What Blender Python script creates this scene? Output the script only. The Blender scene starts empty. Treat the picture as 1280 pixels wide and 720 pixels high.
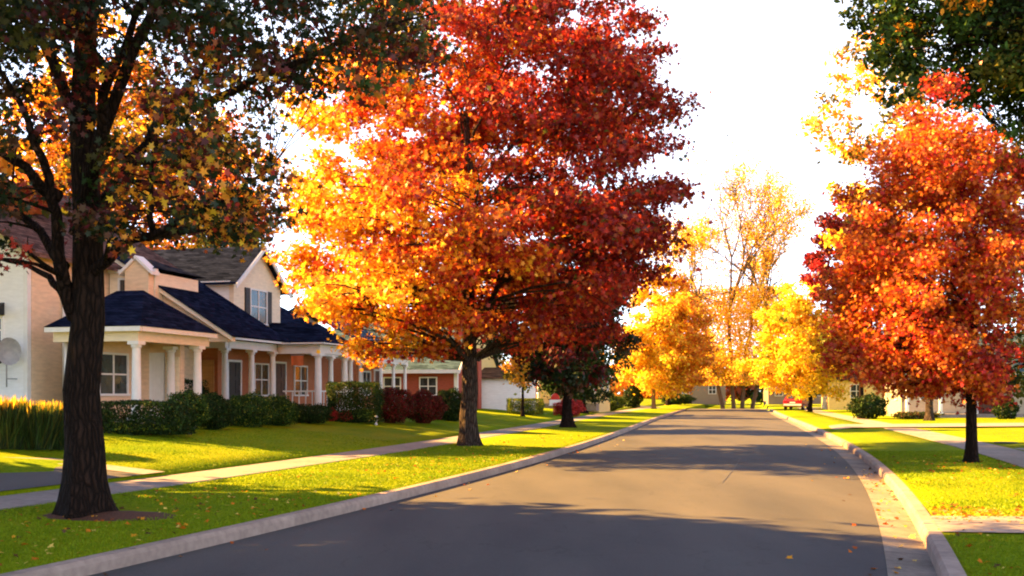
import bpy, math, random
import numpy as np
from mathutils import Vector

R = math.radians
C = bpy.context.scene
COL = C.collection
rng = np.random.default_rng(11)
random.seed(11)

# ------------------------------------------------------------------ camera
F = 1350.0            # focal length in pixels of the 1280 wide photograph
HZ = 492.0            # horizon row
CAM_Z = 1.75
cam = bpy.data.cameras.new('camera')
cam.sensor_width = 36.0
cam.lens = 36.0 * F / 1280.0
cam.shift_y = (HZ - 360.0) / 1280.0
cam.clip_start = 0.1
cam.clip_end = 6000
cam_o = bpy.data.objects.new('camera', cam)
cam_o.location = (0, 0, CAM_Z)
cam_o.rotation_euler = (R(90), 0, 0)
COL.objects.link(cam_o)
C.camera = cam_o

# ------------------------------------------------------------------ light
SUN_EL = 31.0
SUN_DIR = Vector((-0.95, 0.31, 0)).normalized() * math.cos(R(SUN_EL)) + Vector((0, 0, math.sin(R(SUN_EL))))
w = bpy.data.worlds.new('World'); C.world = w; w.use_nodes = True
nt = w.node_tree; nt.nodes.clear()
sky = nt.nodes.new('ShaderNodeTexSky'); sky.sky_type = 'NISHITA'; sky.sun_disc = False
sky.sun_elevation = R(SUN_EL)
sky.sun_rotation = math.atan2(SUN_DIR.x, SUN_DIR.y) % (2 * math.pi)
sky.air_density = 0.5; sky.dust_density = 0.2; sky.ozone_density = 1.0
bg = nt.nodes.new('ShaderNodeBackground'); bg.inputs['Strength'].default_value = 0.05
ow = nt.nodes.new('ShaderNodeOutputWorld')
# bright milky air low over the end of the street: a broad warm white glow in the sky itself
def wn(t, **kw):
    x = nt.nodes.new(t)
    for k, v in kw.items(): setattr(x, k, v)
    return x
tc = wn('ShaderNodeTexCoord')
dt = wn('ShaderNodeVectorMath', operation='DOT_PRODUCT'); dt.inputs[1].default_value = Vector((.06, 1, .14)).normalized()
nt.links.new(tc.outputs['Generated'], dt.inputs[0])
gl = wn('ShaderNodeMapRange', interpolation_type='SMOOTHERSTEP')
gl.inputs['From Min'].default_value = .74; gl.inputs['From Max'].default_value = .93
nt.links.new(dt.outputs['Value'], gl.inputs['Value'])
cl = wn('ShaderNodeTexNoise'); cl.inputs['Scale'].default_value = 2.2; cl.inputs['Detail'].default_value = 5
cm = wn('ShaderNodeMapping'); cm.inputs['Scale'].default_value = (1, 1, 3.5)
nt.links.new(tc.outputs['Generated'], cm.inputs[0]); nt.links.new(cm.outputs[0], cl.inputs['Vector'])
cr = wn('ShaderNodeMapRange'); cr.inputs['To Min'].default_value = .85; cr.inputs['To Max'].default_value = 1.15
nt.links.new(cl.outputs['Fac'], cr.inputs['Value'])
gm = wn('ShaderNodeMath', operation='MULTIPLY'); nt.links.new(gl.outputs['Result'], gm.inputs[0]); nt.links.new(cr.outputs['Result'], gm.inputs[1])
hz = wn('ShaderNodeMix', data_type='RGBA', blend_type='ADD', clamp_factor=False)
hz.inputs[7].default_value = (3.0, 2.75, 2.35, 1)
nt.links.new(gm.outputs[0], hz.inputs[0]); nt.links.new(sky.outputs[0], hz.inputs[6])
dt2 = wn('ShaderNodeVectorMath', operation='DOT_PRODUCT'); dt2.inputs[1].default_value = Vector((.5, -1, .10)).normalized()  # warm glow added in the unseen sky behind the camera, brightens the house walls
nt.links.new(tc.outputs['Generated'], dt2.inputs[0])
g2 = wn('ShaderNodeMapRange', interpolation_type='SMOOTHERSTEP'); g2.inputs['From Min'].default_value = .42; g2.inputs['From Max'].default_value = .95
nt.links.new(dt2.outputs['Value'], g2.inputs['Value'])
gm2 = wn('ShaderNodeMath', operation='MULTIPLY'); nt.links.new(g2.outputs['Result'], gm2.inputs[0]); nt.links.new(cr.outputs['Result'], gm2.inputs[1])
fill_glow = wn('ShaderNodeMix', data_type='RGBA', blend_type='ADD', clamp_factor=False); fill_glow.inputs[7].default_value = (4.2, 3.4, 2.5, 1)
nt.links.new(gm2.outputs[0], fill_glow.inputs[0]); nt.links.new(hz.outputs[2], fill_glow.inputs[6])
nt.links.new(fill_glow.outputs[2], bg.inputs[0]); nt.links.new(bg.outputs[0], ow.inputs[0])
sl = bpy.data.lights.new('sun', 'SUN'); sl.energy = 5.0; sl.angle = R(0.55); sl.color = (1.0, 0.53, 0.13)
so = bpy.data.objects.new('sun', sl); COL.objects.link(so)
so.rotation_euler = SUN_DIR.to_track_quat('Z', 'Y').to_euler(); so.location = (-60, 20, 60)
C.view_settings.view_transform = 'Standard'; C.view_settings.look = 'None'
C.view_settings.gamma = 1.0; C.view_settings.use_curve_mapping = False
C.view_settings.exposure = 3.2
C.render.engine = 'CYCLES'
C.cycles.max_bounces = 6; C.cycles.diffuse_bounces = 3; C.cycles.glossy_bounces = 2
C.cycles.transmission_bounces = 4; C.cycles.transparent_max_bounces = 4
C.cycles.sample_clamp_indirect = 4.0
C.cycles.use_denoising = True
C.cycles.pixel_filter_type = 'BLACKMAN_HARRIS'; C.cycles.filter_width = 2.0

# ------------------------------------------------------------------ tagging
def tag(o, label=None, cat=None, group=None, kind=None):
    if label: o['label'] = label
    if cat: o['category'] = cat
    if group: o['group'] = group
    if kind: o['kind'] = kind
    return o

def thing(name, label, cat, loc, group=None):
    o = bpy.data.objects.new(name, None); COL.objects.link(o)
    o.location = loc; o.empty_display_size = 0.3
    return tag(o, label, cat, group)

# ------------------------------------------------------------------ materials
def newmat(name):
    m = bpy.data.materials.new(name); m.use_nodes = True
    n = m.node_tree; n.nodes.clear()
    out = n.nodes.new('ShaderNodeOutputMaterial')
    return m, n, out

def node(n, t, **kw):
    x = n.nodes.new(t)
    for k, v in kw.items():
        if k in x.inputs: x.inputs[k].default_value = v
        else: setattr(x, k, v)
    return x

def ramp(n, fac, stops):
    r = n.nodes.new('ShaderNodeValToRGB')
    e = r.color_ramp.elements
    while len(e) < len(stops): e.new(0.5)
    for i, (p, c) in enumerate(stops):
        e[i].position = p; e[i].color = (c[0], c[1], c[2], 1)
    n.links.new(fac, r.inputs[0])
    return r.outputs[0]

def surf(name, ca, cb, scale=6, rough=0.8, bump=0.3, bscale=None, detail=6, big=None, spec=0.3, metal=0.0, coord='pos'):
    """two-tone noise surface, optional large scale variation, bump"""
    m, n, out = newmat(name)
    b = node(n, 'ShaderNodeBsdfPrincipled'); b.inputs['Roughness'].default_value = rough
    b.inputs['Metallic'].default_value = metal
    b.inputs['Specular IOR Level'].default_value = spec
    g = node(n, 'ShaderNodeNewGeometry')
    t = node(n, 'ShaderNodeTexNoise'); t.inputs['Scale'].default_value = scale; t.inputs['Detail'].default_value = detail
    n.links.new(g.outputs['Position'], t.inputs['Vector'])
    col = ramp(n, t.outputs['Fac'], [(0.3, ca), (0.7, cb)])
    if big:
        t2 = node(n, 'ShaderNodeTexNoise'); t2.inputs['Scale'].default_value = big[0]; t2.inputs['Detail'].default_value = 3
        n.links.new(g.outputs['Position'], t2.inputs['Vector'])
        c2 = ramp(n, t2.outputs['Fac'], [(0.35, big[1]), (0.65, big[2])])
        mx = node(n, 'ShaderNodeMix', data_type='RGBA', blend_type='MULTIPLY'); mx.inputs[0].default_value = 1
        n.links.new(col, mx.inputs[6]); n.links.new(c2, mx.inputs[7]); col = mx.outputs[2]
    n.links.new(col, b.inputs['Base Color'])
    if bump:
        t3 = node(n, 'ShaderNodeTexNoise'); t3.inputs['Scale'].default_value = bscale or scale * 3; t3.inputs['Detail'].default_value = 8
        n.links.new(g.outputs['Position'], t3.inputs['Vector'])
        bp = node(n, 'ShaderNodeBump'); bp.inputs['Strength'].default_value = bump; bp.inputs['Distance'].default_value = 0.03
        n.links.new(t3.outputs['Fac'], bp.inputs['Height']); n.links.new(bp.outputs[0], b.inputs['Normal'])
    n.links.new(b.outputs[0], out.inputs[0])
    return m

def layered(name, c, step, depth=0.5, rough=0.7, var=0.25):
    """horizontal courses (lap siding, shingles): stepped bump on height with toned courses"""
    m, n, out = newmat(name)
    b = node(n, 'ShaderNodeBsdfPrincipled'); b.inputs['Roughness'].default_value = rough
    b.inputs['Specular IOR Level'].default_value = 0.25 if 'shingles' not in name else 0.03
    g = node(n, 'ShaderNodeNewGeometry')
    s = node(n, 'ShaderNodeSeparateXYZ'); n.links.new(g.outputs['Position'], s.inputs[0])
    d = node(n, 'ShaderNodeMath', operation='DIVIDE'); d.inputs[1].default_value = step; n.links.new(s.outputs['Z'], d.inputs[0])
    fr = node(n, 'ShaderNodeMath', operation='FRACT'); n.links.new(d.outputs[0], fr.inputs[0])
    bp = node(n, 'ShaderNodeBump'); bp.inputs['Strength'].default_value = depth; bp.inputs['Distance'].default_value = 0.02; bp.invert = True
    n.links.new(fr.outputs[0], bp.inputs['Height']); n.links.new(bp.outputs[0], b.inputs['Normal'])
    t = node(n, 'ShaderNodeTexNoise'); t.inputs['Scale'].default_value = 3.2; t.inputs['Detail'].default_value = 5
    mp = node(n, 'ShaderNodeMapping'); mp.inputs['Scale'].default_value = (1, 1, 4)
    n.links.new(g.outputs['Position'], mp.inputs[0]); n.links.new(mp.outputs[0], t.inputs['Vector'])
    lo = tuple(x * (1 - var) for x in c); hi = tuple(min(1, x * (1 + var)) for x in c)
    cc = ramp(n, t.outputs['Fac'], [(0.3, lo), (0.7, hi)])
    if 'shingles' in name:
        sx = node(n, 'ShaderNodeMath', operation='ADD'); n.links.new(s.outputs['X'], sx.inputs[0]); n.links.new(s.outputs['Y'], sx.inputs[1])
        cv = node(n, 'ShaderNodeCombineXYZ'); n.links.new(sx.outputs[0], cv.inputs['X']); n.links.new(s.outputs['Z'], cv.inputs['Y'])
        bt = node(n, 'ShaderNodeTexBrick'); bt.inputs['Scale'].default_value = 1.0; bt.inputs['Brick Width'].default_value = .42; bt.inputs['Row Height'].default_value = .10
        bt.inputs['Mortar Size'].default_value = .006; bt.inputs['Color1'].default_value = (.62, .62, .62, 1); bt.inputs['Color2'].default_value = (1.5, 1.45, 1.4, 1); bt.inputs['Mortar'].default_value = (.4, .4, .4, 1)
        n.links.new(cv.outputs[0], bt.inputs['Vector'])
        mm = node(n, 'ShaderNodeMix', data_type='RGBA', blend_type='MULTIPLY'); mm.inputs[0].default_value = 1
        n.links.new(cc, mm.inputs[6]); n.links.new(bt.outputs['Color'], mm.inputs[7]); cc = mm.outputs[2]
        b = node(n, 'ShaderNodeBsdfDiffuse'); n.links.new(bp.outputs[0], b.inputs['Normal']); n.links.new(cc, b.inputs['Color'])
    else: n.links.new(cc, b.inputs['Base Color'])
    n.links.new(b.outputs[0], out.inputs[0])
    return m

def brickmat(name, a, c, mortar):
    m, n, out = newmat(name)
    b = node(n, 'ShaderNodeBsdfPrincipled'); b.inputs['Roughness'].default_value = 0.85
    g = node(n, 'ShaderNodeNewGeometry')
    s = node(n, 'ShaderNodeSeparateXYZ'); n.links.new(g.outputs['Position'], s.inputs[0])
    ad = node(n, 'ShaderNodeMath', operation='ADD'); n.links.new(s.outputs['X'], ad.inputs[0]); n.links.new(s.outputs['Y'], ad.inputs[1])
    cb = node(n, 'ShaderNodeCombineXYZ'); n.links.new(ad.outputs[0], cb.inputs['X']); n.links.new(s.outputs['Z'], cb.inputs['Y'])
    t = node(n, 'ShaderNodeTexBrick'); t.inputs['Scale'].default_value = 4.5
    t.inputs['Color1'].default_value = (*a, 1); t.inputs['Color2'].default_value = (*c, 1); t.inputs['Mortar'].default_value = (*mortar, 1)
    n.links.new(cb.outputs[0], t.inputs['Vector']); n.links.new(t.outputs['Color'], b.inputs['Base Color'])
    n.links.new(b.outputs[0], out.inputs[0])
    return m

def leafmat(name, trans=0.42, gloss=0.02):
    m, n, out = newmat(name)
    a = node(n, 'ShaderNodeAttribute'); a.attribute_name = 'Col'
    d = node(n, 'ShaderNodeBsdfDiffuse'); t = node(n, 'ShaderNodeBsdfTranslucent')
    gl = node(n, 'ShaderNodeBsdfGlossy'); gl.inputs['Roughness'].default_value = 0.45; gl.inputs['Color'].default_value = (1, 1, 1, 1)
    n.links.new(a.outputs['Color'], d.inputs[0]); n.links.new(a.outputs['Color'], t.inputs[0])
    m1 = node(n, 'ShaderNodeMixShader'); m1.inputs[0].default_value = trans
    n.links.new(d.outputs[0], m1.inputs[1]); n.links.new(t.outputs[0], m1.inputs[2])
    m2 = node(n, 'ShaderNodeMixShader'); m2.inputs[0].default_value = gloss
    n.links.new(m1.outputs[0], m2.inputs[1]); n.links.new(gl.outputs[0], m2.inputs[2])
    n.links.new(m2.outputs[0], out.inputs[0])
    return m

def glassmat(name, col, rough=0.08):
    m, n, out = newmat(name)
    b = node(n, 'ShaderNodeBsdfPrincipled'); b.inputs['Roughness'].default_value = rough
    b.inputs['Specular IOR Level'].default_value = 0.6
    g = node(n, 'ShaderNodeNewGeometry')
    t = node(n, 'ShaderNodeTexNoise'); t.inputs['Scale'].default_value = 2.5
    n.links.new(g.outputs['Position'], t.inputs['Vector'])
    n.links.new(ramp(n, t.outputs['Fac'], [(0.4, col), (0.65, tuple(x * 2.2 for x in col))]), b.inputs['Base Color'])
    n.links.new(b.outputs[0], out.inputs[0])
    return m

def grassmat():
    m, n, out = newmat('lawn_grass')
    b = node(n, 'ShaderNodeBsdfPrincipled'); b.inputs['Roughness'].default_value = 0.9; b.inputs['Specular IOR Level'].default_value = 0.02
    g = node(n, 'ShaderNodeNewGeometry')
    t = node(n, 'ShaderNodeTexNoise'); t.inputs['Scale'].default_value = 14; t.inputs['Detail'].default_value = 8
    n.links.new(g.outputs['Position'], t.inputs['Vector'])
    c1 = ramp(n, t.outputs['Fac'], [(0.3, (0.105, 0.165, 0.003)), (0.72, (0.22, 0.265, 0.005))])
    t2 = node(n, 'ShaderNodeTexNoise'); t2.inputs['Scale'].default_value = 0.55; t2.inputs['Detail'].default_value = 4
    n.links.new(g.outputs['Position'], t2.inputs['Vector'])
    c2 = ramp(n, t2.outputs['Fac'], [(0.35, (0.8, 0.95, 0.8)), (0.68, (1.25, 1.08, 1.0))])
    mx = node(n, 'ShaderNodeMix', data_type='RGBA', blend_type='MULTIPLY'); mx.inputs[0].default_value = 1
    n.links.new(c1, mx.inputs[6]); n.links.new(c2, mx.inputs[7])
    n.links.new(mx.outputs[2], b.inputs['Base Color'])
    t3 = node(n, 'ShaderNodeTexNoise'); t3.inputs['Scale'].default_value = 45; t3.inputs['Detail'].default_value = 6
    n.links.new(g.outputs['Position'], t3.inputs['Vector'])
    bp = node(n, 'ShaderNodeBump'); bp.inputs['Strength'].default_value = 0.7; bp.inputs['Distance'].default_value = 0.04
    n.links.new(t3.outputs['Fac'], bp.inputs['Height']); n.links.new(bp.outputs[0], b.inputs['Normal'])
    n.links.new(b.outputs[0], out.inputs[0])
    return m

def asphaltmat():
    m, n, out = newmat('asphalt')
    b = node(n, 'ShaderNodeBsdfPrincipled'); b.inputs['Roughness'].default_value = 0.85; b.inputs['Specular IOR Level'].default_value = 0.18
    g = node(n, 'ShaderNodeNewGeometry')
    t = node(n, 'ShaderNodeTexNoise'); t.inputs['Scale'].default_value = 55; t.inputs['Detail'].default_value = 8; t.inputs['Roughness'].default_value = 0.7
    n.links.new(g.outputs['Position'], t.inputs['Vector'])
    c1 = ramp(n, t.outputs['Fac'], [(0.3, (0.052, 0.051, 0.051)), (0.7, (0.092, 0.089, 0.087))])
    t2 = node(n, 'ShaderNodeTexNoise'); t2.inputs['Scale'].default_value = 0.5; t2.inputs['Detail'].default_value = 5
    mp = node(n, 'ShaderNodeMapping'); mp.inputs['Scale'].default_value = (1.6, 0.35, 1); mp.inputs['Rotation'].default_value = (0, 0, R(14))
    n.links.new(g.outputs['Position'], mp.inputs[0]); n.links.new(mp.outputs[0], t2.inputs['Vector'])
    c2 = ramp(n, t2.outputs['Fac'], [(0.3, (0.72, 0.74, 0.78)), (0.7, (1.18, 1.15, 1.1))])
    mx = node(n, 'ShaderNodeMix', data_type='RGBA', blend_type='MULTIPLY'); mx.inputs[0].default_value = 1
    n.links.new(c1, mx.inputs[6]); n.links.new(c2, mx.inputs[7])
    # hairline cracks
    v = node(n, 'ShaderNodeTexVoronoi', feature='DISTANCE_TO_EDGE'); v.inputs['Scale'].default_value = 0.33
    wn = node(n, 'ShaderNodeTexNoise'); wn.inputs['Scale'].default_value = 1.6; wn.inputs['Detail'].default_value = 5
    n.links.new(g.outputs['Position'], wn.inputs['Vector'])
    va = node(n, 'ShaderNodeVectorMath', operation='SCALE'); va.inputs['Scale'].default_value = 1.3; n.links.new(wn.outputs['Color'], va.inputs[0])
    vb = node(n, 'ShaderNodeVectorMath', operation='ADD'); n.links.new(g.outputs['Position'], vb.inputs[0]); n.links.new(va.outputs[0], vb.inputs[1])
    n.links.new(vb.outputs[0], v.inputs['Vector'])
    ck = ramp(n, v.outputs['Distance'], [(0.0, (0.62, 0.62, 0.62)), (0.006, (1, 1, 1))])
    mx2 = node(n, 'ShaderNodeMix', data_type='RGBA', blend_type='MULTIPLY'); mx2.inputs[0].default_value = 0.75
    n.links.new(mx.outputs[2], mx2.inputs[6]); n.links.new(ck, mx2.inputs[7])
    n.links.new(mx2.outputs[2], b.inputs['Base Color'])
    bp = node(n, 'ShaderNodeBump'); bp.inputs['Strength'].default_value = 0.35; bp.inputs['Distance'].default_value = 0.012
    n.links.new(t.outputs['Fac'], bp.inputs['Height']); n.links.new(bp.outputs[0], b.inputs['Normal'])
    n.links.new(b.outputs[0], out.inputs[0])
    return m

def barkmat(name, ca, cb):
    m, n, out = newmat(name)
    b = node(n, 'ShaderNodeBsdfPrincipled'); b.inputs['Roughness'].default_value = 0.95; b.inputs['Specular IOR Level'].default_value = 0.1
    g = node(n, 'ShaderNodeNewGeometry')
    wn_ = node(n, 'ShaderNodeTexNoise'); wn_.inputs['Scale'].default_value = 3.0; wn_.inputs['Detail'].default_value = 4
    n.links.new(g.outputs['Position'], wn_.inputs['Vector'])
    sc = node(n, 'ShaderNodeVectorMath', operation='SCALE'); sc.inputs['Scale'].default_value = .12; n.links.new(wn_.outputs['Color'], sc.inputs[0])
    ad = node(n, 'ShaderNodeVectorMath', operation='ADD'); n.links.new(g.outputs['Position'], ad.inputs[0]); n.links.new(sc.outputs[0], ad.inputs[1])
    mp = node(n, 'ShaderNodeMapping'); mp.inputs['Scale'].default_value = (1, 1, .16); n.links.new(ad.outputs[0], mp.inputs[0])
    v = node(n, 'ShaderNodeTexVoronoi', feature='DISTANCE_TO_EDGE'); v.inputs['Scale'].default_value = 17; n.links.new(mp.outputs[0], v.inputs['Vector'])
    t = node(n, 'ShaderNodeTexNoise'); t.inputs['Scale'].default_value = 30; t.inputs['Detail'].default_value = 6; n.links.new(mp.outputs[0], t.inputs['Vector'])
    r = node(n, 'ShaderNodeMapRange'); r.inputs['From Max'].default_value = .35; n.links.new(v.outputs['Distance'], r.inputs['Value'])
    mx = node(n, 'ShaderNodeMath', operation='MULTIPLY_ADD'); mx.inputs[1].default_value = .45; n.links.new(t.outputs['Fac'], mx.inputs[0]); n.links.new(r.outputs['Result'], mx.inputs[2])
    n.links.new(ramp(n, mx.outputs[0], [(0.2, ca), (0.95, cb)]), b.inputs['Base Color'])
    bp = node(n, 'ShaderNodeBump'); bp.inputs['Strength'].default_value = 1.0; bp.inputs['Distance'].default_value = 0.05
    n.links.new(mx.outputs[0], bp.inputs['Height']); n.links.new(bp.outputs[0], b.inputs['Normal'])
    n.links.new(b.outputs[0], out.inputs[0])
    return m

M = dict(
    grass=grassmat(), asphalt=asphaltmat(),
    seam=surf('tar_seam', (0.03, 0.03, 0.03), (0.045, 0.045, 0.045), 20, 0.6),
    concrete=surf('kerb_concrete', (0.27, 0.20, 0.165), (0.38, 0.29, 0.235), 9, 0.85, 0.35, 60, big=(0.8, (0.78, 0.76, 0.74), (1.1, 1.08, 1.05))),
    gutter=surf('gutter_concrete', (0.19, 0.16, 0.13), (0.28, 0.235, 0.19), 12, 0.85, 0.35, 70, big=(1.2, (0.7, 0.68, 0.66), (1.1, 1.08, 1.05))),
    walk=surf('path_concrete', (0.20, 0.17, 0.15), (0.29, 0.25, 0.22), 8, 0.85, 0.25, 60, big=(0.6, (0.85, 0.84, 0.82), (1.08, 1.06, 1.05))),
    joint=surf('joint_dark', (0.06, 0.05, 0.045), (0.09, 0.08, 0.07), 12, 0.9, 0),
    mulch=surf('mulch', (0.05, 0.018, 0.008), (0.13, 0.045, 0.02), 30, 0.95, 0.8, 60),
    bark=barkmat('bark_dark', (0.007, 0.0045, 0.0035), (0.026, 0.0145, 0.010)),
    bark_grey=barkmat('bark_grey', (0.016, 0.011, 0.009), (0.085, 0.062, 0.05)),
    bark_tan=surf('bark_tan', (0.07, 0.04, 0.02), (0.15, 0.09, 0.045), 7, 0.9, 0.8, 24),
    bark_gold=surf('bark_pale', (0.16, 0.10, 0.045), (0.28, 0.18, 0.09), 7, 0.9, 0.8, 24),
    leaf=leafmat('leaves'), leaf_thin=leafmat('leaves_thin', 0.5), leaf_dense=leafmat('leaves_dense', 0.25, 0.008),
    white=surf('white_paint', (0.72, 0.71, 0.69), (0.8, 0.79, 0.77), 5, 0.55, 0.05),
    white_siding=layered('white_siding', (0.80, 0.80, 0.80), 0.13, 0.35, 0.6, 0.06),
    cream_siding=layered('cream_siding', (0.80, 0.68, 0.50), 0.13, 0.35, 0.6, 0.08),
    peach=layered('peach_siding', (0.78, 0.57, 0.37), 0.14, 0.35, 0.65, 0.1),
    yellow_siding=layered('yellow_siding', (0.72, 0.55, 0.22), 0.14, 0.3, 0.65, 0.08),
    taupe_siding=layered('taupe_siding', (0.20, 0.16, 0.12), 0.14, 0.3, 0.65, 0.1),
    beige_siding=layered('beige_siding', (0.45, 0.38, 0.27), 0.14, 0.3, 0.65, 0.1),
    amber=layered('amber_panels', (0.45, 0.24, 0.09), 0.32, 0.4, 0.6, 0.12),
    navy_roof=layered('navy_shingles', (0.010, 0.014, 0.031), 0.10, 0.6, 0.85, 0.4),
    grey_roof=layered('slate_shingles', (0.045, 0.08, 0.11), 0.10, 0.6, 0.85, 0.3),
    mauve_roof=layered('mauve_shingles', (0.11, 0.065, 0.055), 0.10, 0.6, 0.85, 0.3),
    brown_roof=layered('brown_shingles', (0.12, 0.07, 0.045), 0.10, 0.6, 0.85, 0.3),
    brick=brickmat('red_brick', (0.30, 0.045, 0.02), (0.38, 0.065, 0.03), (0.24, 0.10, 0.07)),
    brick_orange=brickmat('orange_brick', (0.40, 0.11, 0.035), (0.48, 0.15, 0.05), (0.34, 0.18, 0.11)),
    glass=glassmat('window_glass', (0.02, 0.026, 0.028)),
    dark=surf('dark_paint', (0.012, 0.012, 0.013), (0.02, 0.02, 0.022), 6, 0.5, 0.05),
    door=surf('door_wood', (0.05, 0.018, 0.009), (0.10, 0.035, 0.016), 5, 0.5, 0.1),
    red=surf('red_paint', (0.45, 0.02, 0.012), (0.55, 0.03, 0.018), 4, 0.4, 0.03),
    orange=surf('orange_paint', (0.5, 0.12, 0.03), (0.6, 0.16, 0.05), 4, 0.5, 0.03),
    steel=surf('dull_metal', (0.26, 0.27, 0.29), (0.36, 0.37, 0.39), 8, 0.5, 0.05),
    rubber=surf('rubber', (0.012, 0.012, 0.012), (0.02, 0.02, 0.02), 10, 0.8, 0.1),
    carpaint=surf('car_paint_red', (0.25, 0.012, 0.012), (0.3, 0.016, 0.015), 2, 0.25, 0, spec=0.6),
    lamp=surf('tail_lamp', (0.5, 0.01, 0.01), (0.6, 0.02, 0.02), 6, 0.25, 0),
    iron=surf('cast_iron', (0.02, 0.02, 0.02), (0.04, 0.035, 0.03), 20, 0.7, 0.4),
    pumpkin=surf('rust_glaze', (0.25, 0.06, 0.012), (0.36, 0.10, 0.02), 6, 0.5, 0.2),
)

# ------------------------------------------------------------------ mesh builder
class MB:
    def __init__(self): self.v = []; self.f = []; self.sm = []
    def add(self, vs, fs, smooth=False):
        o = len(self.v); self.v += [tuple(p) for p in vs]
        for f in fs: self.f.append(tuple(i + o for i in f)); self.sm.append(smooth)
    def hexa(self, p):   # p: 8 points bottom ring then top ring
        self.add(p, [(3, 2, 1, 0), (4, 5, 6, 7), (0, 1, 5, 4), (1, 2, 6, 5), (2, 3, 7, 6), (3, 0, 4, 7)])
    def prism(self, poly, d):   # planar polygon extruded by vector d
        n = len(poly); a = [Vector(p) for p in poly]; b = [p + Vector(d) for p in a]
        fs = [tuple(range(n))[::-1], tuple(range(n, 2 * n))]
        fs += [(i, (i + 1) % n, n + (i + 1) % n, n + i) for i in range(n)]
        self.add(a + b, fs)
    def tube(self, pts, rad, sides=8, cap=True, flute=None):
        pts = [Vector(p) for p in pts]; n = len(pts); rings = []
        up = Vector((0.13, 0.27, 1)).normalized()
        for i, p in enumerate(pts):
            t = (pts[min(i + 1, n - 1)] - pts[max(i - 1, 0)])
            if t.length < 1e-6: t = Vector((0, 0, 1))
            t.normalize()
            x = t.cross(up)
            if x.length < 0.1: x = t.cross(Vector((1, 0, 0)))
            x.normalize(); y = t.cross(x)
            ring = []
            for k in range(sides):
                a = 2 * math.pi * k / sides
                r = rad[i] * (1 + (flute(a, i) if flute else 0))
                ring.append(p + x * (r * math.cos(a)) + y * (r * math.sin(a)))
            rings.append(ring)
        vs = [q for ring in rings for q in ring]
        fs = []
        for i in range(n - 1):
            for k in range(sides):
                k2 = (k + 1) % sides
                fs.append((i * sides + k, (i + 1) * sides + k, (i + 1) * sides + k2, i * sides + k2))
        if cap:
            fs.append(tuple(range(sides))); fs.append(tuple((n - 1) * sides + k for k in range(sides))[::-1])
        self.add(vs, fs, True)
    def lathe(self, c, prof, sides=16):
        c = Vector(c)
        self.tube([c + Vector((0, 0, z)) for r, z in prof], [r for r, z in prof], sides)
    def build(self, name, mat, parent=None, loc=None):
        me = bpy.data.meshes.new(name)
        off = Vector(parent.matrix_world_loc) if hasattr(parent, 'matrix_world_loc') else None
        o0 = world_loc(parent) if parent else (Vector(loc) if loc else Vector((0, 0, 0)))
        me.from_pydata([(x - o0.x, y - o0.y, z - o0.z) for x, y, z in self.v], [], self.f)
        me.polygons.foreach_set('use_smooth', self.sm)
        import bmesh
        bm = bmesh.new(); bm.from_mesh(me); bmesh.ops.recalc_face_normals(bm, faces=bm.faces); bm.to_mesh(me); bm.free()
        me.materials.append(mat)
        o = bpy.data.objects.new(name, me); COL.objects.link(o)
        if parent: o.parent = parent
        elif loc: o.location = loc
        return o

def world_loc(o):
    p = Vector((0, 0, 0))
    while o is not None:
        p = p + o.location; o = o.parent
    return p

# ------------------------------------------------------------------ road frame
SY = np.array([-60, 0, 10, 15, 20, 30, 40, 60, 95, 120, 400.])
SS = np.array([.40, .355, .325, .30, .275, .235, .21, .195, .21, .22, .22])
TY = np.linspace(-60, 400, 4601)
_sl = np.interp(TY, SY, SS)
TC = np.concatenate([[0], np.cumsum((_sl[1:] + _sl[:-1]) / 2 * np.diff(TY))])
TC += -0.23 - np.interp(10.4, TY, TC)
def hw(Y): return np.interp(Y, [10, 30, 60], [3.65, 3.85, 4.1])
def cen(Y): return np.interp(Y, TY, TC)
def pos(Y, d):
    s = np.interp(Y, TY, _sl); th = np.arctan(s)
    return cen(Y) + d * np.cos(th), Y - d * np.sin(th)
def inv(x, y):
    Y = np.array(y, float); x = np.array(x, float)
    for _ in range(12):
        th = np.arctan(np.interp(Y, TY, _sl))
        Y = Y + ((x - cen(Y)) * np.sin(th) + (y - Y) * np.cos(th)) * np.cos(th)
    th = np.arctan(np.interp(Y, TY, _sl))
    return Y, (x - cen(Y)) * np.cos(th) - (y - Y) * np.sin(th)
LP = np.array([[-30, -.35], [-.35, -.35], [0.0, -.30], [.10, .05], [.16, .135], [3.7, .215], [3.72, .19], [5.0, .19], [5.03, .275], [7, .48], [10, .74], [13.5, .95], [20, 1.0], [400, 1.0]])
RP = np.array([[-30, -.35], [0, -.35], [.45, -.30], [.55, .05], [.62, .14], [3.3, .2], [3.32, .17], [4.65, .17], [4.68, .215], [12, .3], [25, .5], [400, .8]])
def zg_d(Y, d):
    h = hw(Y)
    return np.where(d < 0, np.interp(-d - h, LP[:, 0], LP[:, 1]), np.interp(d - h, RP[:, 0], RP[:, 1]))
def zg(x, y):
    Y, d = inv(x, y); return float(zg_d(Y, d))
def at(px, py, zoff=0.0):
    """ground point seen at a pixel of the photograph"""
    ys = np.concatenate([np.arange(5, 60, .05), np.arange(60, 300, .2)])
    xs = (px - 640) / F * ys; zr = CAM_Z + (HZ - py) / F * ys
    Y, d = inv(xs, ys); g = zg_d(Y, d) + zoff
    k = np.argmax(zr <= g)
    return Vector((xs[k], ys[k], g[k] - zoff))

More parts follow.
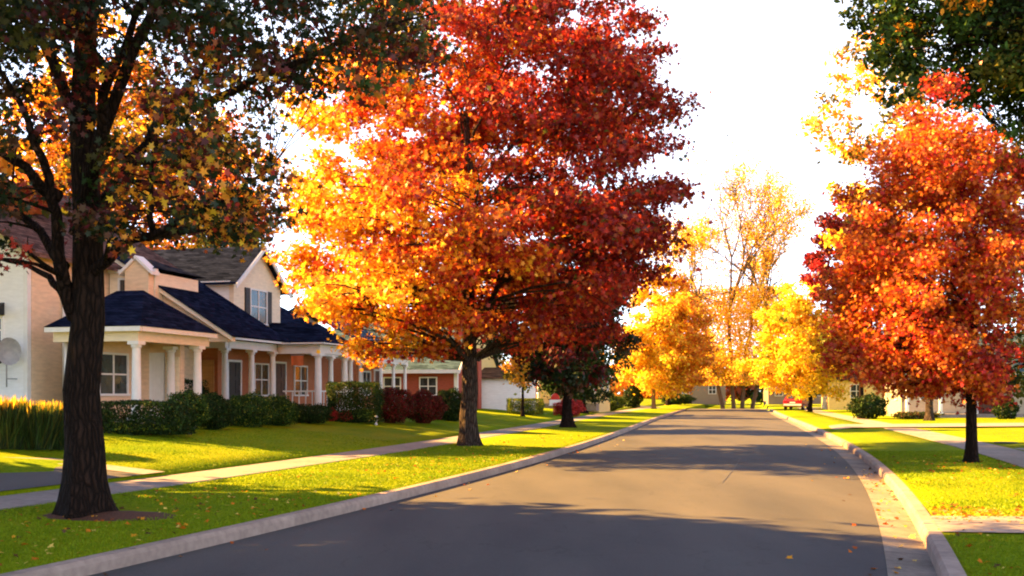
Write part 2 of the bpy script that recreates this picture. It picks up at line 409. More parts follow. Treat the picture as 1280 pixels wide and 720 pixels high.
def ribbon(name, mat, d_list, y0, y1, zs, step=0.5, thick=None):
    """strip following the road; d_list gives lateral offsets as functions or numbers (signed from centre), zs their heights"""
    Ys = np.arange(y0, y1 + 1e-6, step); mb = MB(); n = len(d_list)
    vs = []
    for Y in Ys:
        for d, z in zip(d_list, zs):
            x, y = pos(Y, d(Y) if callable(d) else d); vs.append((x, y, z))
    fs = []
    for i in range(len(Ys) - 1):
        for k in range(n - 1):
            fs.append((i * n + k, i * n + k + 1, (i + 1) * n + k + 1, (i + 1) * n + k))
    mb.add(vs, fs)
    o = mb.build(name, mat); tag(o, kind='structure'); return o

# ground sheet
def build_ground():
    rows = [-1060] + list(np.arange(-60, 0, 4.)) + list(np.arange(0, 130, 1.)) + list(np.arange(130, 320, 6.)) + [3300]
    ld = [-3000, -120, -60, -40, -30, -24] + [-(a) for a in (17., 13.5, 12, 11, 10, 9, 8, 7, 6, 5.03, 5.0, 3.72, 3.7, 2.4, 1.2, .5, .16, .10, .0, -.35)]
    rd = [-.35, .45, .55, .62, 1.2, 2.2, 3.3, 3.32, 4.65, 4.68, 6, 8, 10, 12, 15, 20, 25, 40, 60, 120, 3000]
    vs = []; nr = random.Random(5)
    for r in rows:
        Y = min(max(r, -60), 314); h = float(hw(Y))
        for k, a in enumerate([('l', q) for q in ld] + [('r', q) for q in rd]):
            side, q = a
            d = (q - h if side == 'l' and q != .35 else None)
            if side == 'l': d = -h + q if q != .35 else -h + .35
            else: d = h + q
            dd = max(-120, min(120, d))
            x, y = pos(Y, dd); z = float(zg_d(Y, d))
            x += (d - dd); y += (r - Y)
            fr = abs(q)
            if (fr > .6 and fr < 3) or fr > 5.5: z += nr.uniform(-.012, .012)
            vs.append((x, y, z))
    n = len(ld) + len(rd); fs = []
    for i in range(len(rows) - 1):
        for k in range(n - 1):
            fs.append((i * n + k, i * n + k + 1, (i + 1) * n + k + 1, (i + 1) * n + k))
    mb = MB(); mb.add(vs, fs, True)
    tag(mb.build('ground', M['grass']), kind='structure')
build_ground()

JUNC = 113.0
ribbon('road', M['asphalt'], [lambda Y: -hw(Y), lambda Y: -hw(Y) * .5, 0, lambda Y: hw(Y) * .5, lambda Y: hw(Y)], -20, JUNC, [0, .035, .05, .035, 0])
ribbon('gutter', M['gutter'], [lambda Y: hw(Y), lambda Y: hw(Y) + .46], -20, JUNC, [.004, -.012])
def kerb(name, side, off):
    ds = [(0, -.1), (0.015, .10), (.05, .148), (.19, .150), (.215, .12), (.215, -.05)]
    ribbon(name, M['concrete'], [(lambda Y, q=q: side * (hw(Y) + off + q)) for q, z in ds], -20, JUNC - 1, [z for q, z in ds])
kerb('kerb', -1, 0.0); kerb('kerb', 1, .45)
LS = (3.71, 5.0); RS = (3.31, 4.65)
ribbon('sidewalk', M['walk'], [lambda Y: -hw(Y) - LS[0], lambda Y: -hw(Y) - LS[0] + -.001, lambda Y: -hw(Y) - LS[1]], -20, JUNC, [.15, .232, .232])
ribbon('sidewalk', M['walk'], [lambda Y: hw(Y) + RS[0], lambda Y: hw(Y) + RS[0] + .001, lambda Y: hw(Y) + RS[1]], -20, JUNC, [.15, .214, .214])
# joints across kerb, gutter and walks
jm = MB()
def cross(mb, Y, d0, d1, z0, z1, wdt=.018):
    p = [pos(Y - wdt / 2, d0), pos(Y - wdt / 2, d1), pos(Y + wdt / 2, d1), pos(Y + wdt / 2, d0)]
    mb.add([(p[0][0], p[0][1], z0), (p[1][0], p[1][1], z1), (p[2][0], p[2][1], z1), (p[3][0], p[3][1], z0)], [(0, 1, 2, 3)])
for Y in np.arange(1, 70, 3.0):
    h = float(hw(Y))
    cross(jm, Y, h + .01, h + .45, .008, -.008)
    cross(jm, Y, h + .505, h + .64, .153, .155); cross(jm, Y, -h - .19, -h - .052, .155, .152)
for Y in np.arange(1, 70, 1.5):
    h = float(hw(Y))
    cross(jm, Y, -h - LS[1], -h - LS[0], .236, .236); cross(jm, Y, h + RS[0], h + RS[1], .218, .218)
tag(jm.build('pavement_joints', M['joint']), kind='structure')
# asphalt seams
ribbon('road_seam', M['seam'], [1.15, 1.165], 21, 29, [.047, .047])
def strip_cross(name, mat, Ya, Yb, d0, d1, zs, n=14):
    mb = MB(); vs = []
    for k in range(n + 1):
        d = d0 + (d1 - d0) * k / n; z = zs(k / n)
        for Y in (Ya, Yb):
            x, y = pos(Y, d); vs.append((x, y, z if not callable(z) else z(Y)))
    mb.add(vs, [(2 * k, 2 * k + 1, 2 * k + 3, 2 * k + 2) for k in range(n)])
    return tag(mb.build(name, mat), kind='structure')
h = float(hw(12))
strip_cross('carriage_walk', M['walk'], 13.75, 15.35, h + .66, h + RS[0], lambda k: .155 + k * .062)
# right driveway with apron, and walk to the house
h = float(hw(45))
strip_cross('driveway', M['walk'], 49.5, 54.5, h + .3, h + 24, lambda k: .03 + min(1, k * 16) * .20 + max(0, k - .05) * .33)
strip_cross('driveway', M['walk'], 30.2, 32.2, h + 4.6, h + 16, lambda k: .225 + k * .16)
# left driveway beside the lawn
h = float(hw(16))
strip_cross('driveway', M['asphalt'], 16.9, 13.2, -h - 5.02, -h - 24, lambda k: .30 + min(.72, k * 1.6))
strip_cross('path', M['walk'], 17.6, 16.93, -h - 5.02, -h - 24, lambda k: .305 + min(.72, k * 1.6))
# cross street
mb = MB(); vs = []
for k in range(41):
    d = -80 + 160 * k / 40
    for Y in (JUNC - .5, JUNC + 8): x, y = pos(Y, d); vs.append((x, y, max(.055, float(zg_d(Y, d)) + .05 if abs(d) > 4 else .055)))
mb.add(vs, [(2 * k, 2 * k + 1, 2 * k + 3, 2 * k + 2) for k in range(40)])
tag(mb.build('cross_street', M['asphalt']), kind='structure')

# ------------------------------------------------------------------ leaves
SHAPES = {
    'maple': ([(0, -.5), (.13, -.2), (.5, -.15), (.26, .08), (.36, .4), (.1, .24), (0, .55), (-.1, .24), (-.36, .4), (-.26, .08), (-.5, -.15), (-.13, -.2)]),
    'oval': ([(0, -.55), (.26, -.2), (.28, .15), (0, .55), (-.28, .15), (-.26, -.2)]),
    'quad': ([(0, -.55), (.34, 0), (0, .55), (-.34, 0)]),
    'tri': ([(-.12, 0), (.12, 0), (.0, 1.0)]),
}
def leaf_mesh(name, P, N, size, colr, shape, mat, parent=None, loc=None, spin=True, kind=None):
    n = len(P); base = np.array([(x, y, -0.35 * abs(x)) for x, y in SHAPES[shape]]); nv = len(base)
    N = N / np.maximum(np.linalg.norm(N, axis=1, keepdims=True), 1e-6)
    ref = rng.normal(size=(n, 3)); T = np.cross(N, ref); T /= np.maximum(np.linalg.norm(T, axis=1, keepdims=True), 1e-6)
    B = np.cross(N, T)
    b = base[None] * size[:, None, None]
    V = P[:, None] + b[..., 0:1] * T[:, None] + b[..., 1:2] * B[:, None] + b[..., 2:3] * N[:, None]
    return _poly_mesh(name, V, colr, nv, mat, parent, loc)

def _poly_mesh(name, V, colr, nv, mat, parent, loc):
    n = len(V)
    o0 = world_loc(parent) if parent else (Vector(loc) if loc else Vector((0, 0, 0)))
    V = V - np.array(o0)[None, None]
    me = bpy.data.meshes.new(name)
    me.vertices.add(n * nv); me.vertices.foreach_set('co', V.reshape(-1).astype(np.float32))
    me.loops.add(n * nv); me.loops.foreach_set('vertex_index', np.arange(n * nv, dtype=np.int32))
    me.polygons.add(n); me.polygons.foreach_set('loop_start', (np.arange(n) * nv).astype(np.int32))
    me.polygons.foreach_set('loop_total', np.full(n, nv, np.int32))
    me.update(calc_edges=True)
    ca = me.color_attributes.new('Col', 'FLOAT_COLOR', 'POINT')
    cc = np.ones((n, nv, 4), np.float32); cc[..., :3] = np.clip(colr, 0, 1)[:, None]
    ca.data.foreach_set('color', cc.reshape(-1))
    me.materials.append(mat)
    o = bpy.data.objects.new(name, me); COL.objects.link(o)
    if parent: o.parent = parent
    elif loc: o.location = loc
    return o

PAL = dict(
    dgreen=(.016, .034, .008), green=(.04, .085, .014), olive=(.085, .085, .012), ygreen=(.22, .24, .02),
    maroon=(.11, .012, .012), crimson=(.24, .016, .014), red=(.42, .035, .014), rust=(.38, .09, .018),
    orange=(.62, .17, .015), amber=(.72, .30, .02), yellow=(.82, .50, .03), lemon=(.86, .62, .025), pale=(.80, .55, .12), brown=(.10, .045, .018), cherry=(.5, .03, .03))
def pick(names, weights, n):
    k = rng.choice(len(names), n, p=np.array(weights) / sum(weights)); return np.array([PAL[a] for a in names])[k]

def bend_path(a, b, n, sag, r):
    a = Vector(a); b = Vector(b); out = []
    side = Vector((r.uniform(-1, 1), r.uniform(-1, 1), 0)) * (b - a).length * .09
    for i in range(n + 1):
        t = i / n; p = a.lerp(b, t)
        p.z += sag * math.sin(math.pi * t) * (b - a).length
        p += side * math.sin(math.pi * t * 1.3) + Vector((r.uniform(-1, 1), r.uniform(-1, 1), r.uniform(-1, 1))) * (b - a).length * .018
        out.append(p)
    return out

def tree(name, label, base, height, tr, clear, prof, clumps, crad, leaves, lsize, colour, bark, shape='oval', mat=None,
         seed=1, limbs=8, group=None, lean=(0, 0), flat=.65, cat='tree', squash=(1, 1), off=(0, 0), extra=None, flare=1.7,
         shell=.55, keep=None, trunk_top=.82, stray=.06, limb_paths=None, sides=8, cam_rot=True):
    """prof: list of (height above base, crown radius)"""
    r = random.Random(seed); base = Vector(base)
    root = thing(name, label, cat, base, group)
    L = Vector((lean[0], lean[1], 0))
    def axis(z): t = z / height; return base + Vector((0, 0, z)) + L * t * t * height
    pz = [p[0] for p in prof]; pr = [p[1] for p in prof]
    def rad_at(z): return float(np.interp(z, pz, pr))
    # trunk
    wood = MB(); ph = [r.uniform(0, 6.28) for _ in range(3)]
    zz = [-.25, 0, .08, .2, .45, .9, 1.6, 2.5] + [2.5 + (height * trunk_top - 2.5) * k / 7 for k in range(1, 8)]
    zz = sorted(set(z for z in zz if z <= height * trunk_top))
    def trr(z):
        f = 1 + (flare - 1) * math.exp(-max(z, 0) / (.28 * (tr / .3) ** .6)); return tr * f * max(.10, 1 - .9 * max(0, z - .2) / (height * trunk_top))
    pts = []
    for z in zz:
        p = axis(z); wob = 0 if z < .5 else .25 * tr
        pts.append(p + Vector((r.uniform(-wob, wob), r.uniform(-wob, wob), 0)))
    def flute(a, i):
        z = zz[i]; s = .16 * math.exp(-max(z, 0) / .5) + .03
        return s * math.sin(3 * a + ph[0]) + s * .6 * math.sin(5 * a + ph[1])
    wood.tube(pts, [trr(z) for z in zz], 16 if tr > .15 else 8, True, flute)
    nodes = [(p, trr(z)) for p, z in zip(pts, zz) if z > clear * .8]
    # main limbs
    if limb_paths:
        for path, r0 in limb_paths:
            path = [Vector(p) for p in path]
            dense = []
            for i in range(len(path) - 1):
                for q in range(3): dense.append(path[i].lerp(path[i + 1], q / 3))
            dense.append(path[-1])
            dense = [p + Vector((r.uniform(-.04, .04), r.uniform(-.04, .04), r.uniform(-.04, .04))) for p in dense]
            rr = [r0 * (1 - .85 * i / (len(dense) - 1)) for i in range(len(dense))]
            wood.tube(dense, rr, 8); nodes += list(zip(dense[2:], rr[2:]))
    for k in range(limbs):
        z0 = clear + (height * .68 - clear) * (k + r.random() * .6) / limbs
        a = k * 2.4 + r.uniform(-.4, .4); zt = z0 + (height - z0) * r.uniform(.3, .6)
        rr_ = rad_at(zt) * r.uniform(.55, .8)
        tip = axis(zt) + Vector((math.cos(a) * rr_ * squash[0] + off[0], math.sin(a) * rr_ * squash[1] + off[1], 0))
        path = bend_path(axis(z0), tip, 7, .10, r); r0 = trr(z0) * .5
        rr = [r0 * (1 - .88 * i / 7) for i in range(8)]
        wood.tube(path, rr, 7); nodes += list(zip(path[2:], rr[2:]))
    # clumps
    cl = []
    tries = 0
    wts = [max(rad_at(z), .05) ** 2 for z in np.linspace(pz[0], pz[-1], 40)]
    while len(cl) < clumps and tries < clumps * 30:
        tries += 1
        z = r.choices(list(np.linspace(pz[0], pz[-1], 40)), wts)[0] + r.uniform(-.3, .3)
        a = r.uniform(0, 2 * math.pi); q = rad_at(z) * (r.random() ** (shell)) * r.uniform(.86, 1.06) * (1 + .13 * math.sin(3 * a + z * 1.1 + seed) + .10 * math.sin(5 * a - z * 1.9 + 2 * seed))
        p = axis(z) + Vector((math.cos(a) * q * squash[0] + off[0], math.sin(a) * q * squash[1] + off[1], 0))
        if keep and not keep(p): continue
        cl.append((p, crad * r.uniform(.65, 1.3)))
    if extra:
        for p, c in extra: cl.append((Vector(p), c))
    # branches to clumps
    npos = np.array([tuple(p) for p, _ in nodes])
    for p, c in cl:
        d = npos - np.array(tuple(p)); dist = np.linalg.norm(d, axis=1) + np.where(d[:, 2] > 0, d[:, 2] * 2.5, 0)
        j = int(np.argmin(dist)); q, qr = nodes[j]
        path = bend_path(q, p, 4, .06, r); r0 = min(qr * .6, .012 + .011 * (p - q).length)
        wood.tube(path, [r0 * (1 - .8 * i / 4) for i in range(5)], 5, False)
        for _ in range(2):
            e = p + Vector((r.gauss(0, 1), r.gauss(0, 1), r.gauss(0, .6))) * c * .7
            wood.tube(bend_path(path[3], e, 2, .05, r), [r0 * .3, r0 * .22, r0 * .08], 4, False)
    wood.build('trunk', bark, root)
    # leaves
    cp = np.array([tuple(p) for p, _ in cl]); cr = np.array([c for _, c in cl])
    w_ = cr ** 2; idx = rng.choice(len(cl), leaves, p=w_ / w_.sum())
    dv = rng.normal(size=(leaves, 3)); dv /= np.linalg.norm(dv, axis=1, keepdims=True)
    rad = rng.random(leaves) ** .45
    st = rng.random(leaves) < stray; rad = np.where(st, rad * 1.7, rad)
    offv = dv * rad[:, None] * cr[idx][:, None]; offv[:, 2] *= flat
    # feathered clump outline
    offv *= (1 + .35 * np.sin(dv[:, 0:1] * 5 + idx[:, None]) * np.cos(dv[:, 1:2] * 4 + idx[:, None] * 2))
    offv[:, 2] -= .10 * cr[idx] * rng.random(leaves)
    P = cp[idx] + offv
    N = rng.normal(size=(leaves, 3)) * .9 + dv * .5 + np.array([0, 0, .45])
    S = lsize * (.45 + .95 * rng.random(leaves) ** .8)
    colr = colour(cp - np.array(tuple(base)), idx, P - np.array(tuple(base)), leaves)
    colr = colr * rng.uniform(.72, 1.28, (leaves, 1)) * rng.uniform(.92, 1.08, (leaves, 3))
    leaf_mesh('crown', P, N, S, colr, shape, mat or M['leaf'], root)
    return root

def mixcol(names, weights, clumpiness=.7):
    def f(cp, idx, P, n):
        per = pick(names, weights, len(cp))[idx]; ind = pick(names, weights, n)
        return np.where(rng.random((n, 1)) < clumpiness, per, ind)
    return f

# ---- near left tree
b1 = at(105, 643); 
s1 = F / b1.y
def q1(px, py, dy=0):   # point on the tree's own plane, moved in depth by dy
    Y = b1.y + dy; return Vector(((px - 640) / F * Y, Y, CAM_Z + (HZ - py) / F * Y))
lp = [
    ([q1(92, 400), q1(78, 345, -.2), q1(66, 270, -.5), q1(52, 200, -.8), q1(20, 120, -1.2), q1(-30, 40, -1.5)], .105),
    ([q1(70, 250, -.5), q1(45, 222, -.8), q1(0, 192, -1.1), q1(-60, 170, -1.5)], .09),
    ([q1(80, 330, .1), q1(50, 290, .5), q1(10, 255, .9), q1(-50, 235, 1.4)], .08),
    ([q1(84, 372, .1), q1(62, 345, .3), q1(30, 330, .6), q1(-20, 322, 1.0)], .06),
    ([q1(112, 350, 0), q1(150, 312, -.3), q1(200, 285, -.7), q1(262, 262, -1.0), q1(330, 215, -1.4)], .085),
    ([q1(118, 270, .2), q1(165, 205, .6), q1(215, 130, 1.0), q1(262, 70, 1.4), q1(330, -10, 1.6)], .09),
    ([q1(205, 150, .9), q1(275, 120, .5), q1(350, 85, .2), q1(450, 45, 0), q1(540, 15, -.2)], .07),
    ([q1(188, 290, -.6), q1(188, 240, -.7), q1(196, 180, -.9), q1(230, 140, -1.2)], .045),
    ([q1(116, 220, -.2), q1(130, 120, -.8), q1(170, 20, -1.4), q1(240, -90, -2.0)], .09),
    ([q1(108, 200, .3), q1(96, 90, 1.2), q1(60, -40, 2.2)], .09),
]
ex1 = []
rr1 = random.Random(4)
def band(x0, x1, y0, y1, n, c, dy=(-2.8, 1.9)):
    for _ in range(n): ex1.append((q1(rr1.uniform(x0, x1), rr1.uniform(y0, y1), rr1.uniform(*dy)), c * rr1.uniform(.7, 1.25)))
band(180, 550, -30, 75, 40, .42); band(220, 470, 60, 130, 16, .42); band(-60, 130, -40, 60, 18, .42)
band(90, 160, 40, 290, 18, .30, (-1.6, .3)); band(150, 340, 170, 310, 26, .33); band(220, 350, 110, 210, 14, .38)
band(-60, 60, 230, 330, 12, .36); band(-40, 70, 90, 200, 9, .34); band(180, 215, 60, 160, 5, .3); band(270, 340, 210, 270, 6, .34)
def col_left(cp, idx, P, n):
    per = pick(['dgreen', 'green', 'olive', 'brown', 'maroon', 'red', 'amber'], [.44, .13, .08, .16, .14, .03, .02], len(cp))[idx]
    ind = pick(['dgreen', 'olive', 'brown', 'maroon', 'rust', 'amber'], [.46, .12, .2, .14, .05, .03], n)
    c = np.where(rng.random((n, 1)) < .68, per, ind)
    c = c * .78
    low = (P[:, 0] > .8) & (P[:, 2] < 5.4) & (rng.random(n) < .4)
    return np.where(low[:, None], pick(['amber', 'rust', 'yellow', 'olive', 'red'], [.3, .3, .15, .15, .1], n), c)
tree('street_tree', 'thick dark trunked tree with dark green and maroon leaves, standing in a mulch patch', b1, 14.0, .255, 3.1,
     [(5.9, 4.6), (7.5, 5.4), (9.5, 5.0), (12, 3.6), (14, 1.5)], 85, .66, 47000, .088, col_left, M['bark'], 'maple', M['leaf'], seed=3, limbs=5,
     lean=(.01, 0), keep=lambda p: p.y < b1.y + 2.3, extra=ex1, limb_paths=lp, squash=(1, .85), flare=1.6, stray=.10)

# ---- big maple
b2 = at(585, 557)
def col_maple(cp, idx, P, n):
    x = P[:, 0] + rng.normal(0, .75, n) + (cp[idx][:, 0] - P[:, 0]) * .6; z = P[:, 2]
    low = pick(['yellow', 'amber', 'orange', 'rust'], [.60, .28, .09, .03], n)
    mid = pick(['orange', 'red', 'amber', 'rust', 'crimson'], [.36, .32, .12, .12, .08], n)
    hi = pick(['crimson', 'red', 'maroon', 'rust', 'olive'], [.36, .36, .13, .12, .03], n)
    t = (x + .28 * (z - 6)) / 6.5
    cl_n = np.random.default_rng(8).normal(0, .22, len(cp))[idx]
    t = t + cl_n
    c = np.where((t < -.33)[:, None], low, np.where((t < .14)[:, None], mid, hi))
    return c
s2 = F / b2.y; r2_ = random.Random(6); ex2 = []
def q2(px, py, dy=0):
    Y = b2.y + dy; return Vector(((px - 640) / F * Y, Y, CAM_Z + (HZ - py) / F * Y))
for _ in range(16): ex2.append((q2(r2_.uniform(440, 512), r2_.uniform(385, 455), r2_.uniform(-2, 2)), r2_.uniform(.35, .6)))
for _ in range(24): ex2.append((q2(r2_.uniform(375, 450), r2_.uniform(190, 395), r2_.uniform(-1.5, 2)), r2_.uniform(.5, .75)))
for _ in range(22): ex2.append((q2(r2_.uniform(430, 600), r2_.uniform(300, 400), r2_.uniform(-3, 0)), r2_.uniform(.5, .8)))
for _ in range(20): ex2.append((Vector((r2_.uniform(-5.2, -.8), r2_.uniform(26.2, 29.2), r2_.uniform(3.9, 6.8))), r2_.uniform(.55, .85)))
for _ in range(14): ex2.append((q2(r2_.uniform(410, 530), r2_.uniform(120, 200), r2_.uniform(-2, 2)), r2_.uniform(.5, .8)))
for _ in range(18): ex2.append((q2(r2_.uniform(620, 760), r2_.uniform(310, 420), r2_.uniform(-2, 3)), r2_.uniform(.5, .8)))
tree('street_tree', 'large spreading maple, yellow on one side and deep red on the other', b2, 15.2, .27, 2.9,
     [(3.0, 2.6), (3.7, 5.0), (5.2, 6.2), (7.2, 6.6), (9.5, 6.4), (11.5, 5.8), (13.2, 4.6), (15.2, 2.2)], 420, .78, 135000, .145, col_maple, M['bark_grey'], 'maple', M['leaf'],
     keep=lambda p: -5.3 < p.x - b2.x < min(3.2 + (p.z - 3.2) * 1.0, 6.0), extra=ex2, seed=12, limbs=14, off=(.9, 0), flare=1.5, shell=.42, flat=.5)

# ---- third tree on the left, dark
b3 = at(709, 534)
tree('street_tree', 'smaller dark green and maroon tree with a red shrub at its foot', b3, 9.5, .24, 2.4,
     [(2.2, 1.8), (3.2, 3.0), (5, 3.3), (7, 2.8), (9.3, 1.0)], 110, .7, 26000, .18, mixcol(['dgreen', 'maroon', 'crimson', 'brown'], [.62, .2, .06, .12]), M['bark'], 'quad', M['leaf'], seed=5)
# ---- orange tree beyond
b4 = at(817, 511)
def col_orange(cp, idx, P, n):
    t = (P[:, 0] - 1.5) / 5 + rng.normal(0, .25, n)
    a = pick(['lemon', 'yellow', 'amber'], [.45, .4, .15], n); b = pick(['orange', 'amber', 'yellow'], [.4, .38, .22], n)
    return np.where((t < .22)[:, None], a, b)
tree('street_tree', 'round dense yellow to orange tree standing by the far end of the road', b4, 14.6, .2, 2.0,
     [(2.0, 3.0), (4, 4.8), (7, 5.0), (10, 4.2), (12.6, 2.7), (14.4, 1.2)], 230, .95, 42000, .29, col_orange, M['bark_gold'], 'quad', M['leaf_thin'], seed=6, off=(1.3, 0), flare=1.3)
# ---- yellow trees on the right verge
b5 = at(1013, 515)
tree('street_tree', 'bright lemon yellow tree on the verge by the dark red parked car', b5, 11.6, .17, 1.8,
     [(1.8, 2.6), (3, 3.8), (5.5, 4.2), (8.4, 3.4), (10.3, 2.2), (11.6, 1.0)], 190, .85, 34000, .25, mixcol(['lemon', 'yellow', 'ygreen', 'amber'], [.55, .3, .07, .08]), M['bark'], 'quad', M['leaf_thin'], seed=7, off=(-.8, 0), flare=1.3)
b5b = at(1038, 512)
tree('street_tree', 'slimmer yellow-green tree just right of and behind the lemon yellow one', b5b, 8.4, .16, 1.7,
     [(1.7, 1.6), (3.2, 2.8), (5.5, 2.9), (8.2, .8)], 90, .7, 15000, .26, mixcol(['lemon', 'yellow', 'ygreen', 'olive'], [.4, .25, .25, .1]), M['bark'], 'quad', M['leaf_thin'], seed=8, flare=1.3)
# ---- red-orange maple on the right verge
b7 = at(1215, 578)
def col_right(cp, idx, P, n):
    x = P[:, 0] + rng.normal(0, .6, n); z = P[:, 2]
    a = pick(['orange', 'red', 'rust', 'cherry', 'amber'], [.46, .24, .14, .08, .08], n)
    b = pick(['red', 'cherry', 'crimson', 'orange', 'maroon'], [.40, .16, .22, .16, .06], n)
    t = x / 3.4 - .18 * (z - 4.5) / 2 + np.random.default_rng(3).normal(0, .28, len(cp))[idx]
    return np.where((t < .0)[:, None], a, b)
tree('street_tree', 'red and orange maple with slim dark trunk and low full crown', b7, 8.3, .13, 1.7,
     [(1.75, 1.8), (2.3, 2.3), (3.6, 2.45), (5.2, 2.3), (6.7, 1.75), (8.2, .6)], 250, .5, 66000, .098, col_right, M['bark'], 'maple', M['leaf'], keep=lambda p: p.x - b7.x < .45 + max(0, (p.z - 3.6) * .28), seed=9, limbs=9, flare=1.5, shell=.42, off=(-.75, 0))
# ---- purple-red tree behind it
b8 = Vector((21.5, 66.5, .25)); b8.z = zg(21.5, 66.5)
tree('street_tree', 'dark crimson tree mostly hidden behind the red and orange maple', b8, 14.2, .16, 5,
     [(6.6, 1.8), (8.5, 3.1), (10.5, 3.1), (12.8, 2.0), (14.2, .6)], 95, .72, 16000, .25, mixcol(['crimson', 'maroon', 'cherry'], [.45, .4, .15]), M['bark'], 'quad', M['leaf'], seed=10, off=(-.4, 0))
# ---- pale yellow sparse tree
b9 = Vector((23.2, 60, 0)); b9.z = zg(23.2, 60)
tree('tall_tree', 'tall airy tree with sparse pale yellow leaves rising behind the red and orange maple', b9, 23, .2, 6,
     [(9, 2.2), (13, 3.9), (17, 4.2), (20, 3.4), (23, 1.2)], 95, .75, 6500, .25, mixcol(['amber', 'yellow', 'pale', 'olive'], [.4, .3, .15, .15]), M['bark_grey'], 'oval', M['leaf_thin'], seed=13, limbs=12, shell=.6, off=(-2.6, 0))
# ---- big dark green tree at the right edge
b10 = Vector((17.3, 31, 0)); b10.z = zg(17.3, 31)
ex10 = []; r10 = random.Random(2)
def q10(px, py, dy=0):
    Y = 31 + dy; return Vector(((px - 640) / F * Y, Y, CAM_Z + (HZ - py) / F * Y))
for _ in range(110): ex10.append((q10(r10.uniform(1110, 1330), r10.uniform(-60, 120), r10.uniform(-1.5, 2)), r10.uniform(.5, .95)))
for _ in range(9): ex10.append((q10(1040 + r10.uniform(0, 90), 12 + r10.uniform(-25, 25), r10.uniform(-1, 1)), r10.uniform(.35, .6)))
for _ in range(10): 
    t = r10.random(); ex10.append((q10(1075 + 60 * t, 95 - 70 * t + r10.uniform(-12, 12), r10.uniform(-1, 1)), r10.uniform(.3, .5)))
for _ in range(52): ex10.append((q10(r10.uniform(1240, 1350), r10.uniform(120, 505), r10.uniform(-1, 2.5)), r10.uniform(.5, .9)))
tree('tall_tree', 'large dark green tree with yellowing sprays overhanging from the right edge, behind the red maple', b10, 19, .45, 3,
     [(8.5, 4.5), (12, 6), (16, 5.5), (19, 2)], 60, 1.0, 46000, .16, mixcol(['dgreen', 'green', 'olive', 'amber'], [.5, .34, .08, .08], .9), M['bark'], 'oval', M['leaf_dense'], seed=14, extra=ex10, limbs=9, stray=.04, off=(1.5, 0))

